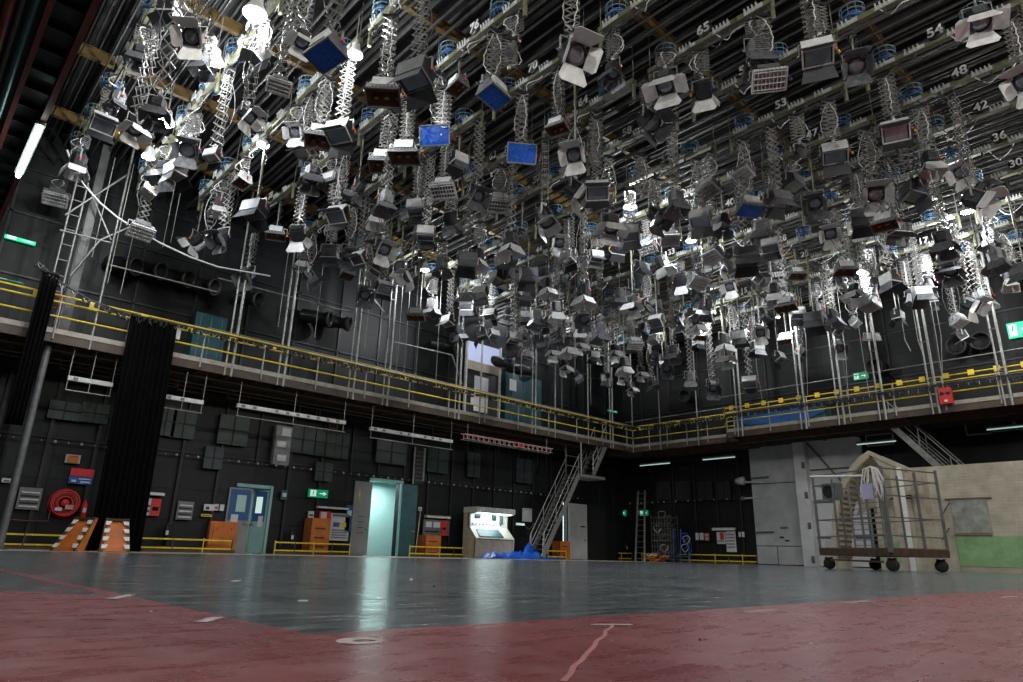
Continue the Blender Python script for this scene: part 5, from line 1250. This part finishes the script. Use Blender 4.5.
# featured lamps: px, py, z, proto, pan (deg), label
FEAT = [
 (437, 128, 10.6, gels[0], 40, 'blue-gelled softlight left of the bright pantograph, facing the camera'),
 (521, 146, 10.3, gels[0], 55, 'blue-gelled softlight with white top left of the tall white scissor hanger'),
 (493, 82, 10.9, gels[1], 100, 'tilted blue square gel frame high in the centre left'),
 (330, 38, 10.8, gels[1], 10, 'blue-flapped lamp near the small lit lamp at top left'),
 (342, 120, 10.4, floods[0], 30, 'white-lidded floodlight beside the egg-crate softlights'),
 (322, 128, 10.3, softs[0], 60, 'egg-crate softlight left of the white-lidded floodlight'),
 (280, 78, 10.7, softs[3], 75, 'grey grilled softlight right of the glaring lamp'),
 (385, 82, 10.6, softs[0], 50, 'large grilled softlight left of the dark hooded floodlight'),
 (418, 60, 10.7, floods[3], 20, 'large dark hooded floodlight high at centre left'),
 (406, 143, 10.2, softs[2], 45, 'open brown softlight with white cover left of blue lamp'),
 (385, 152, 10.1, softs[2], 48, 'open brown softlight with red knob beneath the white scissor hanger'),
 (445, 180, 9.9, softs[1], 35, 'brown grilled softlight below the blue-gelled pair'),
 (418, 198, 9.8, floods[2], 35, 'white-topped floodlight below left of the brown softlight'),
 (340, 205, 9.7, floods[4], 30, 'white-winged floodlight beneath a long scissor hanger at left'),
 (197, 25, 10.8, fres[5], 50, 'spotlight with wide white flap at the top left'),
 (205, 52, 10.7, fres[2], 40, 'grey spotlight directly beneath the white-flapped one'),
 (160, 95, 10.3, fres[1], 70, 'dark spotlight just above the left lit lamp'),
 (137, 115, 10.1, fres[6], 110, 'pale-flapped spotlight left of the left lit lamp'),
 (215, 148, 10.3, floods[2], 30, 'white-fronted lamp left of small lit lamp'),
 (248, 105, 10.5, fres[5], 120, 'white round-flapped spotlight below the glaring lamp'),
 (303, 28, 10.9, fres[6], 90, 'pale long-flapped spotlight right of the glaring lamp'),
 (572, 38, 11.0, fres[5], 75, 'large spotlight with two pale flaps at top centre'),
 (665, 68, 10.9, fres[6], 20, 'very large spotlight with long dark flap near plate 65'),
 (648, 108, 10.5, fres[3], 100, 'spotlight with thin white flap below plate 64 row'),
 (767, 68, 10.8, softs[3], 35, 'grey wire-grilled softlight left of the stacked hanger'),
 (815, 40, 10.8, floods[0], 25, 'dark floodlight beneath the stacked bright hanger top right'),
 (893, 120, 10.5, floods[4], 20, 'white-lidded floodlight at the right below plate 54 row'),
 (833, 142, 10.4, floods[0], 25, 'pale-lidded floodlight left of the white-lidded right one'),
 (872, 180, 10.2, fres[5], 30, 'dark spotlight with white rounded flap at right'),
 (500, 195, 10.0, softs[1], 55, 'grilled softlight below the second blue-gelled lamp'),
 (545, 205, 9.9, fres[6], 115, 'pointed pale-flapped spotlight at centre'),
 (575, 178, 10.1, fres[5], 110, 'spotlight with tall pale flap left of central bright lamp'),
 (597, 180, 10.1, floods[4], 40, 'small white-faced floodlight left of central bright lamp'),
 (610, 212, 9.9, fres[6], 60, 'spotlight with triangular pale flap below central bright lamp'),
 (655, 205, 10.0, fres[3], 80, 'dark upright spotlight right of central bright lamp'),
 (700, 208, 9.9, floods[0], 20, 'dark floodlight with white top edge right of centre'),
 (748, 198, 10.0, gels[1], 60, 'open dark frame lamp right of the white-edged floodlight'),
 (745, 245, 9.4, floods[3], 30, 'big dark floodlight with red cup right of centre'),
 (142, 222, 9.5, softs[3], 95, 'lone boxy lamp at the lower left end of rig'),
 (58, 190, 9.3, softs[3], 80, 'flat grey box lamp at the far left beneath ceiling'),
 (600, 320, 8.9, fres[2], 70, 'big dark spotlight low in the centre of the rig'),
 (690, 370, 8.6, fres[2], 30, 'lowest dark spotlight hanging on a long zigzag hanger'),
 (712, 378, 8.4, fres[3], 40, 'grey spotlight under a white zigzag hanger right of lowest one'),
 (749, 375, 8.3, floods[4], 20, 'white-winged floodlight low right of the zigzag hangers'),
]
cats = {'fresnel_spotlight': 'spotlight', 'softlight': 'softlight', 'floodlight': 'floodlight', 'profile_spotlight': 'spotlight'}
for (x, y, z, pr, pan, lb) in FEAT:
    if pr.name.startswith('softlight') and 'dark frame' in lb: pass
    # nearest bar row for this sight line
    c = AZ(x, y, z); row = min(rows, key=lambda r: abs(r-c.y)); v = ray(x, y); k = row/v.y; P_ = EYE+v*k
    if P_.z > 11.2: P_ = EYE+v*((11.1-H)/v.z)
    kind = pr.name.split('.')[0]
    o, h, pp_ = hang(pr, P_, rad(pan), lb, cats[kind], None, big=.6 if x < 310 and y < 170 else .9)
    if h: h['label'] = 'scissor hanger carrying the '+' '.join(lb.split()[:11])
    placed.append(PR(pp_-Vector((0, 0, .4)))[:2]); sites.append(pp_)

# the rest of the rig: lamps along each bar
adj = {'fresnel_spotlight': ['black spotlight with open barn doors', 'dark spotlight with flared barn doors', 'grey spotlight with barn doors', 'dark spotlight with raised flap', 'dark downturned spotlight with pale flaps', 'grey spotlight with spread pale flaps', 'dark spotlight with pale side flaps'],
       'softlight': ['grilled brown softlight', 'brown softlight with grille', 'open brown softlight', 'pale grilled softlight'], 'floodlight': ['white-lidded floodlight', 'white-topped floodlight', 'small white-topped floodlight', 'grey-topped floodlight', 'level white-topped floodlight'], 'profile_spotlight': ['slim profile spotlight', 'long slim profile spotlight']}
pool = [(p, i, 'fresnel_spotlight') for i, p in enumerate(fres)]*2+[(p, i, 'softlight') for i, p in enumerate(softs)]+[(p, i, 'floodlight') for i, p in enumerate(floods)]*2+[(p, i, 'profile_spotlight') for i, p in enumerate(profs)]
PLATES = [(707, 32), (584, 101), (495, 157), (629, 134), (940, 42), (965, 78), (985, 112), (1008, 152), (474, 35), (676, 162)]
nl = 0
for (ri, ci, bx_, by_, num, nm) in barlist:
    dist = math.hypot(bx_, by_)
    far = by_ > 15
    offs = [-1.4, -.85, -.3, .25, .8, 1.35] if far else ([-1.35, -.65, .05, .75, 1.4] if bx_ < -9 else [-1.2, -.1, 1.1])
    if by_ > 24: offs = [-1.35, -.7, 0, .7, 1.35]
    k = 0
    for off in offs:
        dens = .1 if far else .3
        if bx_ > -7: dens = .3 if far else .62
        if R.random() < dens: continue
        x = bx_+off+R.uniform(-.15, .15)
        z = R.choice([11.1, 10.7, 10.3, 9.6, 8.9]) if far else R.choice([11.0, 10.6, 10.1, 9.6, 9.2])
        if ri < 2 or bx_ > -9 and not far: z = R.choice([11.1, 10.8, 10.4])
        for tr_ in range(4):
            q = PR((x, by_, z-.6))
            if q[1] < sil(q[0]): break
            z += .6
        else: continue
        if not inview((x, by_, z-.4), 8): continue
        if any(abs(q[0]-a) < 26 and abs(q[1]-b) < 22 for a, b in PLATES): continue
        near = 15 if far else 18
        if any(abs(q[0]-a) < near and abs(q[1]-b) < near for a, b in placed[:len(FEAT)]): continue
        if any((Vector((x, by_, z))-w3).length < .8 for w3 in sites): continue
        # keep the view onto the plates clear
        px_ = PR((bx_, by_-.1, ZB+.2))
        pr, i, kind = R.choice(pool)
        k += 1
        lb = f'{adj[kind][i]}, {ordw[k-1]} lamp from the left on {nm}'
        o, h, pp_ = hang(pr, (x, by_, z), R.uniform(0, 2*PI) if R.random() < .3 else rad(R.uniform(-20, 95)), lb, cats[kind], 'studio lamps hung from the bars')
        if h: h['label'] = f'{"plain tube hanger" if h.get("arm") else "scissor hanger"} of the {ordw[k-1]} lamp from the left on {nm}'
        placed.append(q[:2]); nl += 1; sites.append(pp_)
print('lamps', nl, len(FEAT))
# extra featured pantographs (bright ones with nothing big below)
for k, (x, y, z, L, lb) in enumerate([(596, 118, 0, 2, 'bright white zigzag scissor hanger below plate 64'), (445, 88, 0, 2, 'bright striped scissor hanger above first blue-gelled lamp'), (565, 138, 0, 1, 'grey bushy scissor hanger left of the tall white one'), (338, 165, 0, 2, 'violet-tinted striped scissor hanger above white-winged floodlight'), (640, 155, 0, 2, 'tall scissor hanger above the central bright lamp'), (815, 5, 0, 1, 'stacked bright scissor hanger at the top right'), (757, 45, 0, 1, 'short scissor hanger above the wire-grilled softlight'), (510, 40, 0, 1, 'bushy scissor hanger above the tilted blue gel frame')]):
    c = AZ(x, y, ZB-.3); row = min(rows, key=lambda r: abs(r-c.y)); c = AY(x, y, row); 
    cloneto(pantos[L], used, (c.x, c.y, min(c.z, ZB-.25)), rad(R.uniform(20, 60)), lb, 'pantograph', 'pantograph hangers')

# drop lines: thin ropes hanging from the rig to near the gallery rail
n = 0
for (x, y0, y1, L_) in [(110, 180, 262, 0), (135, 160, 290, 0), (146, 175, 300, 0), (172, 200, 250, 0), (178, 205, 245, 0), (290, 240, 330, 1), (302, 240, 335, 1), (325, 250, 340, 1), (370, 290, 350, 1), (403, 285, 375, 1), (410, 290, 378, 1), (422, 285, 380, 1), (440, 310, 385, 1), (484, 320, 395, 1), (515, 330, 380, 1), (522, 330, 378, 1), (562, 330, 410, 1), (590, 340, 405, 1)]:
    a = AX(x, y0, XG+.5); b = AX(x, y1, XG+.5); b = Vector((b.x, a.y, b.z))
    m = MB().tube([(0, 0, ZB-a.z), (0, 0, b.z-a.z)], .012, 5); o = m.build('drop_line', 'steel'); o.location = a
    tag(o, f'thin pale line hanging over the left gallery, {n+1} of those counted from the left', 'rope', 'drop lines over the left gallery'); n += 1
n = 0
for (x, y0, y1) in [(672, 330, 380), (708, 370, 400), (757, 370, 405), (795, 340, 395), (806, 340, 395), (845, 350, 400), (862, 350, 398), (936, 335, 385), (941, 335, 378), (905, 340, 352), (918, 340, 360)]:
    a = AY(x, y0, YG2-1); b = AY(x, y1, YG2-1)
    m = MB().tube([(0, 0, 0), (R.uniform(-.2, .2), 0, b.z-a.z)], .014, 5).tube([(0, 0, 0), (0, 0, ZB-a.z)], .012, 5); o = m.build('drop_line', 'steel'); o.location = a
    tag(o, f'thin pale line hanging over the back gallery, {n+1} of those counted from the left', 'rope', 'drop lines over the back gallery'); n += 1
# level cable trays high up near the walls joining the rig
# remove any prototype that was never placed
for p in fres+softs+floods+profs+gels+pantos+barp+[cagep, wp, tubes]:
    if not used.get(p.name):
        for c in list(p.children_recursive): bpy.data.objects.remove(c)
        bpy.data.objects.remove(p)
